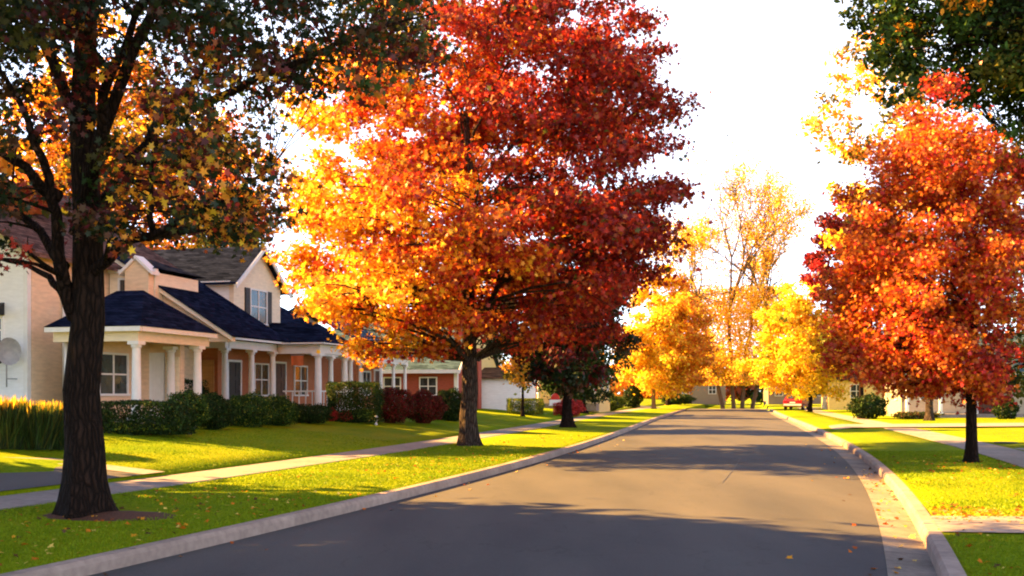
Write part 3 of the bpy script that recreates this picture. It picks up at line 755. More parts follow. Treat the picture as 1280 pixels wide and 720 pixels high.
# ---- tall golden half-bare tree at the road end
b11 = at(922, 503); b11 = Vector(((922 - 640) / F * 138, 138, zg((922 - 640) / F * 138, 138)))
def bare_tree():
    r = random.Random(21)
    root = thing('tall_tree', 'tall half bare golden tree with upright forked limbs closing the end of the road', 'tree', b11)
    wd = MB(); tips = []
    def grow(p, d, ln, rad, lev):
        n = 4; path = [p]; q = Vector(p)
        for i in range(n):
            d = (d + Vector((r.gauss(0, .09), r.gauss(0, .09), .02))).normalized(); q = q + d * (ln / n); path.append(q.copy())
        wd.tube(path, [rad * (1 - .45 * i / n) for i in range(n + 1)], 6 if lev < 3 else 4, False)
        if lev >= 2: tips.extend([(v, lev) for v in path[1:]])
        if lev < 6:
            k = 3 if lev < 2 else (3 if r.random() < .35 else 2)
            for j in range(k):
                a = r.uniform(0, 6.28); sp = r.uniform(.2, .55) if lev < 3 else r.uniform(.3, .8)
                ax = Vector((math.cos(a), math.sin(a), 0)); nd = (d + ax * sp).normalized()
                grow(path[r.choice([3, 4, 4])] if j else path[-1], nd, ln * r.uniform(.6, .82), rad * .6, lev + 1)
    for dx, s, l in ((-1.9, -.22, 8.6), (-.5, -.07, 10.3), (.6, .06, 10.5), (1.9, .22, 8.6)):
        wd.tube([b11 + Vector((dx, 0, -.3)), b11 + Vector((dx, 0, .4)), b11 + Vector((dx + s * 5, 0, 5.2))], [.34, .27, .22], 10)
        grow(b11 + Vector((dx + s * 5, 0, 5)), Vector((s, r.uniform(-.1, .1), 1)).normalized(), l * .78, .30, 0)
    tp0 = np.array([tuple(t) for t, l in tips])
    for _ in range(420):
        a = r.uniform(0, 6.28); q = r.random() ** .45; zz = r.uniform(11, 29.3); e = max(.05, 1 - ((zz - 16) / 13.8) ** 2) ** .5
        p = Vector((b11.x - .2 + math.cos(a) * q * 7.4 * e, b11.y + math.sin(a) * q * 6 * e, zz))
        dd = tp0 - np.array(tuple(p)); ds = np.linalg.norm(dd, axis=1) + np.where(dd[:, 2] > -.6, 4, 0)
        s_ = Vector(tp0[int(np.argmin(ds))]); ln = (p - s_).length
        if ln > 7: continue
        path = bend_path(s_, p, 4, -.06, r); wd.tube(path, [.055, .045, .035, .026, .016], 4, False); tips.append((p, 5)); tips.append((path[3], 5))
        for _k in range(2):
            e2 = p + Vector((r.gauss(0, .6), r.gauss(0, .6), r.uniform(.3, 1.3))); wd.tube([path[3], e2], [.026, .012], 4, False)
    wd.build('trunk', M['bark_tan'], root)
    tp = np.array([tuple(t) for t, l in tips]); z = tp[:, 2]
    wt = np.interp(z, [4, 10, 16, 22, 32], [3.2, 2.4, 1.0, .3, .2]); n = 19000
    idx = rng.choice(len(tp), n, p=wt / wt.sum()); P = tp[idx] + rng.normal(0, .42, (n, 3)); P = P[P[:, 2] > 2.6]
    # low skirt of foliage
    m = 40000; a = rng.random(m) * 6.28; q = rng.random(m) ** .5 * 7.0
    S_ = np.stack([b11.x + np.cos(a) * q, b11.y + np.sin(a) * q * .7, 2.8 + rng.random(m) ** 1.25 * 12.5], 1)
    S_ = S_[(np.sin(S_[:, 0] * 1.7 + S_[:, 2]) + np.cos(S_[:, 2] * 1.3 + S_[:, 1] * 1.1)) > -.7]
    P = np.concatenate([P, S_]); n = len(P)
    leaf_mesh('crown', P, rng.normal(size=(n, 3)) + np.array([0, 0, .3]), .3 * rng.uniform(.6, 1.2, n), pick(['amber', 'yellow', 'lemon', 'pale', 'olive'], [.26, .34, .22, .12, .06], n), 'quad', M['leaf_thin'], root)
    mu = MB(); mu.lathe(b11 + Vector((.3, -1.5, -.3)), [(4.0, 0), (3.6, .36), (2.2, .5), (.4, .56)], 24)
    tag(mu.build('mulch_bed', M['mulch']), 'round dark mulch bed around the feet of the tall golden tree', 'mulch bed')
bare_tree()

# ---- background trees
def bgtree(name, label, x, y, h_, tr, prof, clumps, crad, n, ls, names, wts, bark='bark', seed=1, shape='quad', group=None, **kw):
    return tree(name, label, Vector((x, y, zg(x, y))), h_, tr, prof[0][0] * .8, prof, clumps, crad, n, ls, mixcol(names, wts), M[bark], shape, M['leaf_thin'], seed=seed, group=group, **kw)
bgtree('tall_tree', 'tall golden yellow tree behind the roof of the mauve roofed house', -22, 57.5, 21, .35, [(4, 3.6), (8, 5.2), (14, 5.2), (21, 2)], 240, 1.05, 27000, .29, ['amber', 'yellow', 'olive', 'rust'], [.32, .22, .28, .18], seed=31)
bgtree('tall_tree', 'tall orange-gold tree behind the porch house, seen through the near dark tree', -17.6, 64, 17.5, .35, [(4, 3.2), (8, 4.2), (13, 3.8), (17.5, 1.2)], 90, 1.1, 11000, .27, ['orange', 'amber', 'rust', 'yellow'], [.4, .3, .2, .1], seed=32)
bgtree('garden_tree', 'low yellow-green tree just above the porch house roof ridge', -15.6, 57, 10.5, .2, [(3, 2.2), (6, 3.4), (9, 2.4), (10.5, .8)], 60, .9, 8000, .22, ['ygreen', 'yellow', 'olive'], [.5, .3, .2], seed=33)
bgtree('garden_tree', 'small yellow leaved tree beside the white garage of the brick house', .6, 61, 5.2, .1, [(1.6, 1.0), (3, 1.5), (5, .7)], 34, .5, 4200, .16, ['yellow', 'ygreen', 'olive', 'amber'], [.4, .2, .25, .15], seed=34)
bgtree('evergreen_tree', 'broad dark green tree behind the maroon crowned street tree', 5.0, 78, 9.5, .3, [(1.2, 2.4), (4, 2.9), (7, 2.2), (9.5, .6)], 90, .85, 13000, .24, ['dgreen', 'green'], [.75, .25], seed=35)
bgtree('garden_tree', 'yellow crowned tree behind the brick house gable', -3.2, 88, 11.5, .25, [(4, 2.6), (7, 3.6), (10, 2.8), (11.5, 1)], 70, .95, 9000, .26, ['yellow', 'amber', 'ygreen'], [.6, .3, .1], seed=36)
bgtree('evergreen_tree', 'dark green tree behind the beige porch house on the right', 33, 84, 9.5, .3, [(1.5, 3.2), (4, 4.2), (7, 3.2), (9.5, .8)], 90, 1.0, 11000, .28, ['dgreen', 'green', 'olive'], [.6, .3, .1], seed=37)
bgtree('evergreen_tree', 'second dark green tree, farther right behind the beige porch house', 43, 86, 12, .3, [(1.5, 3.6), (5, 4.6), (9, 3.4), (12, 1)], 90, 1.1, 11000, .3, ['dgreen', 'green', 'brown'], [.65, .25, .1], seed=38)
bgtree('garden_tree', 'rusty orange tree beyond the junction behind the lemon yellow tree', 44, 142, 13, .25, [(2, 3.5), (6, 5), (10, 4), (13, 1)], 80, 1.3, 9000, .4, ['orange', 'amber', 'rust'], [.4, .35, .25], seed=39)
bgtree('garden_tree', 'dark orange tree left of the tall golden tree beyond the junction', 20.5, 142, 14, .25, [(2, 3), (6, 4.6), (10, 3.8), (14, 1)], 80, 1.3, 9000, .4, ['rust', 'orange', 'amber', 'brown'], [.35, .3, .25, .1], seed=40)
# trees just outside the frame whose shade crosses the lawn and road
bgtree('garden_tree', 'broad green tree out of frame left of the dark near tree', -19, 15.7, 15, .35, [(2.6, 4.8), (6, 5.8), (10, 5.9), (15, 2.4)], 300, 1.35, 56000, .38, ['dgreen', 'green', 'olive'], [.5, .3, .2], seed=41)
bgtree('garden_tree', 'rust coloured tree out of frame beside the mauve roofed house', -21.5, 35.8, 11.5, .3, [(2.4, 3.8), (4.5, 5.4), (7.5, 5.6), (11.5, 2)], 200, 1.3, 34000, .38, ['rust', 'olive', 'amber'], [.4, .4, .2], seed=42)

def far_woods():
    n = 60000; xs = rng.uniform(-190, 260, n); k = np.floor(xs / 9)
    rg = np.random.default_rng(4); hs = rg.uniform(7, 15, 100); cs = pick(['olive', 'amber', 'dgreen', 'rust', 'orange', 'brown', 'green'], [.2, .18, .2, .14, .1, .1, .08], 100)
    ki = (k + 40).astype(int) % 100
    t = (xs - k * 9 - 4.5) / 4.5; top = hs[ki] * np.sqrt(np.clip(1 - t * t * .8, .05, 1))
    P = np.stack([xs + rng.normal(0, .8, n), 205 + rng.uniform(-7, 9, n) + rg.uniform(-8, 8, 100)[ki], .5 + rng.random(n) ** .8 * top], 1)
    o = leaf_mesh('far_woods', P, rng.normal(size=(n, 3)), rng.uniform(.8, 1.5, n), cs[ki] * rng.uniform(.7, 1.3, (n, 1)), 'quad', M['leaf'])
    tag(o, 'far belt of mixed autumn woods closing the view behind the houses', 'woods', kind='stuff')
far_woods()

# ------------------------------------------------------------------ shrubs and hedges
def shrub(name, label, cat, c, size, n, ls, names, wts, boxy=False, seed=1, group=None, shape='quad', mat='leaf_dense', stem=True):
    """c: base centre, size (wx, wy, h)"""
    root = thing(name, label, cat, c, group)
    wx, wy, hh = size
    d = rng.normal(size=(n, 3)); d /= np.linalg.norm(d, axis=1, keepdims=True)
    if boxy:
        m = np.max(np.abs(d), axis=1, keepdims=True); e = d / m * .5; e = .92 * e + .08 * d * .5
    else: e = d * .5
    rr = rng.random((n, 1)) ** .16
    amp = .3 if boxy else 1.0; rr = rr ** (.5 if boxy else 1.0)
    e = e * rr * (1 + amp * .16 * np.sin(d[:, 0:1] * 6 + seed) * np.cos(d[:, 2:3] * 7 + seed * 2) + amp * .10 * np.sin(d[:, 1:2] * 9 + seed)) * rng.uniform(.94, 1.08, (n, 1))
    P = np.array(tuple(c)) + e * np.array([wx, wy, hh]) + np.array([0, 0, hh * .5]); P[:, 2] = np.maximum(P[:, 2], c.z + .02)
    N = d * .8 + rng.normal(size=(n, 3)) * .7
    colr = pick(names, wts, n) * rng.uniform(.7, 1.3, (n, 1))
    leaf_mesh('foliage', P, N, ls * rng.uniform(.6, 1.3, n), colr, shape, M[mat], root)
    st = MB(); r = random.Random(seed)
    for k in range(6):
        tip = Vector(c) + Vector((r.uniform(-.3, .3) * wx, r.uniform(-.3, .3) * wy, hh * r.uniform(.5, .8)))
        st.tube([Vector(c) + Vector((r.uniform(-.05, .05), r.uniform(-.05, .05), -.05)), tip], [.022, .008], 5)
    st.build('stem', M['bark'], root)
    return root
def shrub_px(name, label, cat, px, py, wpx, hpx, dens=2.2, ls=.06, names=('dgreen', 'green'), wts=(.7, .3), depth=None, **kw):
    c = at(px, py); s = F / c.y; wx = wpx / s; hh = hpx / s; wy = depth or wx * .8
    n = int(min(26000, max(900, dens * 2.2 * (wx * wy + 2 * hh * (wx + wy)) / (ls * ls))))
    c = c + Vector((0, wy * .45, 0)); c.z = zg(c.x, c.y)
    return shrub(name, label, cat, c, (wx, wy, hh), n, ls, list(names), list(wts), **kw)

DG = (('dgreen', 'green', 'olive'), (.8, .15, .05)); GR = (('green', 'dgreen', 'ygreen'), (.6, .3, .1)); MR = (('maroon', 'crimson', 'brown', 'dgreen'), (.4, .2, .25, .15))
shrub_px('hedge', 'dark hedge against the peach wall left of the near tree trunk', 'hedge', 92, 507, 80, 27, names=DG[0], wts=DG[1], boxy=True, seed=1, depth=.9)
shrub_px('hedge', 'long dark clipped hedge along the corner porch, behind the lower one', 'hedge', 186, 520, 125, 44, names=DG[0], wts=DG[1], boxy=True, seed=2, depth=1.1)
shrub_px('hedge', 'low dark clipped hedge in front, right of the near trunk', 'hedge', 172, 545, 112, 42, names=DG[0], wts=DG[1], boxy=True, seed=3, depth=1.2)
shrub_px('shrub', 'leafy green shrub at the right end of the low clipped hedge', 'shrub', 226, 541, 56, 50, names=GR[0], wts=GR[1], seed=4)
shrub_px('shrub', 'dark rounded shrub under the white porch columns', 'shrub', 262, 538, 54, 44, names=DG[0], wts=DG[1], seed=5)
shrub_px('shrub', 'green feathery shrub below the brown porch door', 'shrub', 304, 535, 62, 42, names=GR[0], wts=GR[1], seed=6)
shrub_px('shrub', 'green spreading shrub left of the portico rail', 'shrub', 343, 533, 50, 38, names=GR[0], wts=GR[1], seed=7)
shrub_px('shrub', 'low dark shrub at the foot of the portico column', 'shrub', 383, 530, 56, 24, names=DG[0], wts=DG[1], seed=8)
shrub_px('hedge', 'tall boxy dark hedge right of the portico column', 'hedge', 440, 529, 64, 50, names=DG[0], wts=DG[1], boxy=True, seed=9)
shrub_px('shrub', 'maroon leaved bush next to the boxy dark hedge', 'shrub', 490, 530, 50, 44, names=MR[0], wts=MR[1], seed=10)
shrub_px('shrub', 'second maroon bush, in front of the red brick wall', 'shrub', 528, 530, 54, 40, names=MR[0], wts=MR[1], seed=11)
shrub_px('shrub', 'round green bush left of the large maple trunk', 'shrub', 560, 527, 46, 40, names=DG[0], wts=DG[1], seed=12)
shrub_px('flower_bush', 'small bright red flowering bush at the portico column', 'flowers', 413, 527, 18, 16, ls=.08, names=('cherry', 'red'), wts=(.8, .2), seed=13, mat='leaf')
shrub_px('flower_bush', 'small red flowering bush before the boxy dark hedge', 'flowers', 432, 528, 16, 14, ls=.08, names=('cherry', 'red'), wts=(.8, .2), seed=14, mat='leaf')
shrub_px('hedge', 'green hedge with yellow top below the white garage', 'hedge', 657, 519, 44, 20, names=('green', 'dgreen', 'ygreen'), wts=(.4, .3, .3), boxy=True, seed=15, depth=1.6)
shrub_px('shrub', 'red leaved shrub in front of the dark street tree foot', 'shrub', 713, 523, 36, 22, ls=.1, names=('cherry', 'red', 'crimson'), wts=(.5, .3, .2), seed=16, mat='leaf')
shrub_px('hedge', 'rounded green hedge left of the far conical bush', 'hedge', 764, 514, 36, 20, names=('green', 'ygreen', 'dgreen'), wts=(.45, .25, .3), seed=17)
shrub_px('shrub', 'conical dark green bush beside the orange tree', 'shrub', 792, 511, 24, 28, ls=.14, names=DG[0], wts=DG[1], seed=18)
shrub_px('shrub', 'big rounded dark green shrub before the beige porch house', 'shrub', 1090, 524, 46, 30, ls=.14, names=DG[0], wts=DG[1], seed=19)
shrub_px('shrub', 'dark green shrub at the right edge before the yellow wall', 'shrub', 1262, 524, 30, 28, ls=.12, names=DG[0], wts=DG[1], seed=20)
shrub_px('shrub', 'low dark bed of bushes under the beige porch', 'shrub', 1150, 524, 60, 9, ls=.12, names=('dgreen', 'brown', 'olive'), wts=(.5, .3, .2), seed=21, depth=1.2)
shrub_px('shrub', 'dark bush cluster left of the orange tree trunk, by the road', 'shrub', 850, 506, 40, 14, ls=.2, names=DG[0], wts=DG[1], seed=22)
shrub_px('hedge', 'low dark hedge closing the road end, left of the tall golden tree', 'hedge', 872, 504, 56, 13, ls=.2, names=DG[0], wts=DG[1], boxy=True, seed=24, depth=2)
shrub_px('hedge', 'low dark hedge beyond the junction, right of the tall golden tree', 'hedge', 958, 503, 34, 12, ls=.2, names=DG[0], wts=DG[1], boxy=True, seed=25, depth=2)
shrub_px('shrub', 'rust red mound shrub against the white corner wall', 'shrub', 30, 511, 26, 28, ls=.08, names=('rust', 'orange', 'brown'), wts=(.6, .2, .2), seed=23)
# yellow-tipped ornamental grass
def grass_clump(label, px, py, wpx, hpx, seed):
    c = at(px, py); s = F / c.y; wx = wpx / s; hh = hpx / s; c = c + Vector((0, wx * .3, 0)); c.z = zg(c.x, c.y)
    root = thing('ornamental_grass', label, 'ornamental grass', c, 'yellow tipped grasses beside the near trunk')
    for part, n, lo, hi, names, wts in (('blades', 5200, .4, .92, ['green', 'dgreen', 'olive'], [.4, .5, .1]), ('plumes', 260, .84, 1.05, ['yellow', 'ygreen', 'amber'], [.4, .4, .2])):
        a = rng.random(n) * 6.28; q = rng.random(n) ** .5 * .5
        B = np.array(tuple(c)) + np.stack([np.cos(a) * q * wx, np.sin(a) * q * wx * .7, np.zeros(n)], 1)
        ht = hh * rng.uniform(lo, hi, n); ln = rng.normal(0, .10, (n, 2)) + np.stack([np.cos(a), np.sin(a)], 1) * .08
        wd = .012 if part == 'blades' else .017
        T = B + np.concatenate([ln * hh, ht[:, None]], 1)
        D = rng.normal(size=(n, 2)); D /= np.linalg.norm(D, axis=1, keepdims=True); D = np.concatenate([D, np.zeros((n, 1))], 1) * wd
        if part == 'plumes': S0 = B + (T - B) * .72; V = np.stack([S0, (S0 + T) / 2 + D, T, (S0 + T) / 2 - D], 1)
        else: V = np.stack([B - D, B + D, T + D * .3, T - D * .3], 1)
        _poly_mesh(part, V, pick(names, wts, n), 4, M['leaf'], root, None)
grass_clump('yellow tipped ornamental grass at the left picture edge by the white wall', -8, 562, 60, 66, 1)
grass_clump('yellow tipped ornamental grass in the middle of its row, below the rust shrub', 30, 563, 56, 62, 2)
grass_clump('yellow tipped ornamental grass touching the near tree trunk', 66, 563, 52, 60, 3)

# ------------------------------------------------------------------ houses
class Frame:
    def __init__(s, o, ang): s.o = Vector(o); s.n = Vector((math.cos(R(ang)), -math.sin(R(ang)), 0)); s.t = Vector((math.sin(R(ang)), math.cos(R(ang)), 0))
    def p(s, u, v, z): q = s.o + s.n * u + s.t * v; return Vector((q.x, q.y, z))
    def box(s, mb, u0, u1, v0, v1, z0, z1):
        mb.hexa([s.p(u0, v0, z0), s.p(u1, v0, z0), s.p(u1, v1, z0), s.p(u0, v1, z0), s.p(u0, v0, z1), s.p(u1, v0, z1), s.p(u1, v1, z1), s.p(u0, v1, z1)])
    def fbox(s, mb, face, plane, a0, a1, z0, z1, d0, d1):
        if face == 'cam': s.box(mb, a0, a1, plane - d1, plane - d0, z0, z1)
        elif face == 'road': s.box(mb, plane + d0, plane + d1, a0, a1, z0, z1)
        else: s.box(mb, plane - d1, plane - d0, a0, a1, z0, z1)      # facing away from +u
    def slab(s, mb, pts, th):   # roof slab from 3-4 (u,v,z) corners
        mb.prism([s.p(*q) for q in pts], (0, 0, -th))
def part(name, mat, root, *boxes, fr=None):
    for b in boxes:
        mb = MB(); fr.box(mb, *b); o = mb.build(name, mat, root)
    return o
def window(fr, root, face, plane, a0, a1, z0, z1, shutters=None, mull=1, frame='white', rail=True):
    f = MB(); t = .07
    fr.fbox(f, face, plane, a0 - t, a1 + t, z1, z1 + t, .0, .06); fr.fbox(f, face, plane, a0 - t * 1.4, a1 + t * 1.4, z0 - t, z0, .0, .09)
    fr.fbox(f, face, plane, a0 - t, a0, z0, z1, .0, .06); fr.fbox(f, face, plane, a1, a1 + t, z0, z1, .0, .06)
    for k in range(mull):
        c = a0 + (a1 - a0) * (k + 1) / (mull + 1); fr.fbox(f, face, plane, c - .03, c + .03, z0, z1, .004, .045)
    if rail: fr.fbox(f, face, plane, a0, a1, (z0 + z1) / 2 - .025, (z0 + z1) / 2 + .025, .006, .04)
    wo = f.build('window', M[frame], root)
    g = MB(); fr.fbox(g, face, plane, a0, a1, z0, z1, .002, .02); g.build('pane', M['glass'], wo)
    if shutters:
        for a, b in ((a0 - t - shutters, a0 - t - .02), (a1 + t + .02, a1 + t + shutters)):
            sh = MB(); fr.fbox(sh, face, plane, a, b, z0 - .05, z1 + .05, .0, .05)
            for k in range(9):
                zz = z0 + (z1 - z0) * (k + .3) / 9; fr.fbox(sh, face, plane, a + .04, b - .04, zz, zz + .06, .05, .065)
            sh.build('shutter', M['dark'], root)
def door(fr, root, face, plane, a0, a1, z0, z1, mat='door', handle=True):
    f = MB(); t = .09
    fr.fbox(f, face, plane, a0 - t, a0, z0, z1 + t, 0, .06); fr.fbox(f, face, plane, a1, a1 + t, z0, z1 + t, 0, .06); fr.fbox(f, face, plane, a0, a1, z1, z1 + t, 0, .06)
    fo = f.build('door_frame', M['white'], root)
    d = MB(); fr.fbox(d, face, plane, a0, a1, z0, z1, .002, .03)
    for i in range(2):
        for j in range(3):
            w2 = (a1 - a0) / 2; hh = (z1 - z0) / 3
            fr.fbox(d, face, plane, a0 + i * w2 + .08, a0 + (i + 1) * w2 - .08, z0 + j * hh + .1, z0 + (j + 1) * hh - .06, .03, .045)
    do = d.build('door', M[mat], root)
    if handle:
        hd = MB(); fr.fbox(hd, face, plane, a1 - .12, a1 - .07, (z0 + z1) / 2 - .1, (z0 + z1) / 2 + .06, .045, .09); hd.build('handle', M['steel'], do)
def column(fr, root, u, v, z0, z1, r=.12, name='column'):
    mb = MB(); c = fr.p(u, v, 0)
    mb.lathe((c.x, c.y, 0), [(r * 1.05, z0 + .1), (r, z0 + .3), (r * .96, (z0 + z1) / 2), (r * .84, z1 - .22), (r * .84, z1 - .2), (r * 1.12, z1 - .17), (r * 1.12, z1 - .1)], 14)
    fr.box(mb, u - r * 1.35, u + r * 1.35, v - r * 1.35, v + r * 1.35, z0, z0 + .1)
    fr.box(mb, u - r * 1.3, u + r * 1.3, v - r * 1.3, v + r * 1.3, z1 - .1, z1)
    return mb.build(name, M['white'], root)

H = Frame((-8.25, 45.9, 0), 14)
G = .97
# --- tall neighbour at far left
def house_mauve():
    root = thing('house', 'tall white and peach house with mauve roof at the left edge', 'house', H.p(-7, -10, .9))
    U0, U1, V0, V1 = -13.5, -3.25, -14.1, -5.2
    w1 = MB(); H.box(w1, U0, U1 - .02, V0, V0 + .2, .3, 6.2); H.box(w1, U0, U1 - .3, V1 - .2, V1, .3, 6.2); H.box(w1, U0, U0 + .2, V0 + .2, V1 - .2, .3, 6.2)
    w1.build('wall', M['white_siding'], root)
    w2 = MB(); H.box(w2, U1 - .2, U1, V0 + .203, V1, .3, 6.2); tag(w2.build('wall', M['peach'], root), 'peach side wall facing the road')
    part('corner_board', M['white'], root, (U1 - .12, U1 + .02, V0 - .02, V0 + .14, .3, 6.2), fr=H)
    rf = MB(); um = (U0 + U1) / 2
    H.slab(rf, [(U1 + .45, V0 - .4, 6.05), (U1 + .45, V1 + .4, 6.05), (um, V1 + .4, 9.6), (um, V0 - .4, 9.6)], .14)
    H.slab(rf, [(U0 - .45, V1 + .4, 6.05), (U0 - .45, V0 - .4, 6.05), (um - .01, V0 - .4, 9.6), (um - .01, V1 + .4, 9.6)], .14)
    rf.build('roof', M['mauve_roof'], root)
    for v in (V0 + .02, V1 - .2):
        gb = MB(); gb.prism([H.p(U0 + .05, v, 6.203), H.p(U1 - .05, v, 6.203), H.p(um, v, 9.4)], H.t * .16); gb.build('gable', M['white_siding'], root)
    window(H, root, 'cam', V0, -5.35, -4.15, 3.35, 4.05, mull=1); window(H, root, 'cam', V0, -9.5, -8.3, 3.3, 4.6)
    aw = MB(); aw.prism([H.p(-5.5, V0 - .01, 4.55), H.p(-5.5, V0 - .55, 4.22), H.p(-5.5, V0 - .55, 4.16), H.p(-5.5, V0 - .01, 4.16)], H.n * 1.45); aw.build('awning', M['dark'], root)
    dp = MB(); c = H.p(U1 + .1, V0 + 1.6, 0); dp.tube([(c.x, c.y, .8), (c.x, c.y, 5.9)], [.05, .05], 8); dp.build('downspout', M['white'], root)
house_mauve()
def dish():
    V0 = -14.1; c = H.p(-3.75, V0, 2.6)
    root = thing('satellite_dish', 'pair of grey dishes on an arm fixed to the white wall at the left edge', 'satellite dish', c)
    a = MB(); a.tube([H.p(-4.6, V0, 2.98), H.p(-4.6, V0 - .35, 2.98), H.p(-3.9, V0 - .5, 2.98)], [.03, .03, .03], 8)
    p0 = H.p(-3.62, V0 - .45, 0); a.tube([(p0.x, p0.y, 1.95), (p0.x, p0.y, 3.1)], [.022, .022], 8); a.tube([H.p(-3.62, V0, 2.2), H.p(-3.62, V0 - .45, 2.2)], [.02, .02], 6)
    a.build('arm', M['steel'], root)
    for u, z, rx, rz, yaw, m in ((-3.95, 2.98, .32, .36, 1.25, 'dark'), (-3.5, 3.0, .36, .42, .75, 'steel')):
        mb = MB(); q = H.p(u, V0 - .55, z); ax = Vector((math.cos(yaw), math.sin(yaw), 0)); nn = Vector((ax.y, -ax.x, .15)).normalized(); vs = []; fs = []
        for j in range(5):
            s = j / 4
            for k in range(18):
                an = 2 * math.pi * k / 18; vs.append(q + ax * (rx * s * math.cos(an)) + Vector((0, 0, rz * s * math.sin(an))) + nn * (.12 * s * s))
        for j in range(4):
            for k in range(18): fs.append((j * 18 + k, j * 18 + (k + 1) % 18, (j + 1) * 18 + (k + 1) % 18, (j + 1) * 18 + k))
        mb.add(vs, fs, True); mb.build('dish', M[m], root)
dish()
# --- porch house
def house_porch():
    root = thing('house', 'cream porch house with dark navy roofs, white columns and gabled upper room', 'house', H.p(-3, -4, .9))
    # walls
    part('wall', M['peach'], root, (-1.75, -1.0, -14.35, -11.0, .3, 3.5), (-3.2, .1, -11.0, -10.75, .3, 3.5), (-3.2, -2.7, -10.749, -5.4, .3, 3.5), fr=H)
    part('wall', M['brick_orange'], root, (-9, -2.8, -3.4, 7.4, .3, 3.8), fr=H)
    # corner porch
    part('porch_floor', M['walk'], root, (-.99, 1.0, -14.5, -11.01, .3, G), fr=H)
    part('beam', M['cream_siding'], root, (-1.85, 1.0, -14.75, -14.5, 3.28, 3.58), (.75, 1.0, -14.499, -10.75, 3.28, 3.58), fr=H)
    part('eave_trim', M['white'], root, (-1.98, 1.2, -14.98, -14.86, 3.56, 3.70), (1.1, 1.22, -14.859, -10.6, 3.56, 3.70), fr=H)
    part('soffit', M['cream_siding'], root, (-1.9, 1.09, -14.85, -10.9, 3.582, 3.62), fr=H)
    for u, v in ((.84, -14.6), (.84, -11.2), (-.15, -11.15)): column(H, root, u, v, G, 3.28, .14)
    rf = MB(); e = (-2.0, 1.25, -15.0, -10.5); pk = (-.9, -.2, -12.6, 4.9)
    zE = 3.71
    A_, B_, C_, D_ = (e[0], e[2], zE), (e[1], e[2], zE), (e[1], e[3], zE), (e[0], e[3], zE); K = (-1.3, -12.4, 5.0); K2 = (-.35, -12.4, 5.0)
    P_ = lambda q: H.p(*q)
    rf.add([P_(A_), P_(B_), P_(C_), P_(D_), P_(K), P_(K2)], [(0, 1, 5, 4), (1, 2, 5), (2, 3, 4, 5), (3, 0, 4), (3, 2, 1, 0)])
    rf.build('roof', M['navy_roof'], root)
    window(H, root, 'road', -1.0, -13.75, -12.35, 1.75, 2.95, mull=1, frame='white')
    door(H, root, 'cam', -11.0, -.95, -.55, G, 3.0, 'white', False)
    pn = MB(); H.fbox(pn, 'cam', -11.0, -.42, .08, G, 2.95, .002, .05)
    for k in range(4): H.fbox(pn, 'cam', -11.0, -.38, .04, G + .08 + k * .48, G + .44 + k * .48, .05, .065)
    tag(pn.build('garage_door', M['cream_siding'], root), 'pale panelled door at the back of the corner porch')
    # lean-to gable facing the camera
    sl = .62; zr = lambda u: 3.72 + (1.25 - u) * sl
    gw = MB(); gw.prism([H.p(-3.2, -9.5, 3.503), H.p(1.0, -9.5, 3.503), H.p(1.0, -9.5, zr(1.0) - .12), H.p(-3.2, -9.5, zr(-3.2) - .12)], H.t * .25); gw.build('wall', M['peach'], root)
    rk = MB(); rk.prism([H.p(1.3, -9.75, zr(1.3) - .19), H.p(1.3, -9.75, zr(1.3) - .01), H.p(-3.2, -9.75, zr(-3.2) - .01), H.p(-3.2, -9.75, zr(-3.2) - .19)], H.t * .2); rk.build('rake_trim', M['cream_siding'], root)
    r2 = MB(); H.slab(r2, [(1.35, -9.8, zr(1.35) + .04), (1.35, -5.45, zr(1.35) + .04), (-3.2, -5.45, zr(-3.2) + .04), (-3.2, -9.8, zr(-3.2) + .04)], .06); r2.build('roof', M['navy_roof'], root)
    # small upper bay with its own little gable
    part('bay_wall', M['cream_siding'], root, (-3.2, -1.46, -10.0, -7.2, 4.5, 5.86), fr=H)
    part('bay_trim', M['white'], root, (-3.2, -1.36, -10.12, -9.95, 5.862, 5.97), fr=H)
    b2 = MB(); b2.add([H.p(-3.2, -10.15, 5.975), H.p(-1.32, -10.15, 5.975), H.p(-1.32, -6.8, 5.975), H.p(-3.2, -6.8, 5.975), H.p(-3.2, -8.5, 6.5), H.p(-2.6, -8.5, 6.5)], [(0, 1, 5, 4), (1, 2, 5), (2, 3, 4, 5), (3, 2, 1, 0), (0, 4, 3)])
    b2.build('bay_roof', M['navy_roof'], root)
    lg = MB(); lg.prism([H.p(-2.4, -10.32, 4.9), H.p(-1.5, -10.32, 4.9), H.p(-1.5, -10.32, 5.9), H.p(-1.95, -10.32, 6.28), H.p(-2.4, -10.32, 5.9)], H.t * .3); lg.build('little_gable', M['peach'], root)
    lt = MB()
    for s in (-1, 1):
        a = H.p(-1.95, -10.42, 6.40); b = H.p(-1.95 + s * .62, -10.42, 5.86); lt.prism([a, b, b + Vector((0, 0, -.12)), a + Vector((0, 0, -.12))], H.t * .5)
    lt.build('little_gable_trim', M['white'], root)
    window(H, root, 'cam', -10.0, -2.78, -2.50, 5.25, 5.62, mull=0, rail=False)
    # main roof and gabled upper room
    ze = 3.98; pit = .50; zm = lambda u: ze + (-1.15 - u) * pit; uR = -5.7; zR = zm(uR); v0, v1 = -5.45, 7.8
    mr = MB()
    mr.add([P_((-1.15, v0, ze)), P_((-1.15, v1, ze)), P_((uR, v1, zR)), P_((uR, v0 + 2.6, zR)), P_((-9.6, v0, ze)), P_((-9.6, v1, ze))],
           [(0, 1, 2, 3), (4, 0, 3), (5, 4, 3, 2), (1, 5, 2), (0, 4, 5, 1)])
    mr.build('roof', M['navy_roof'], root)
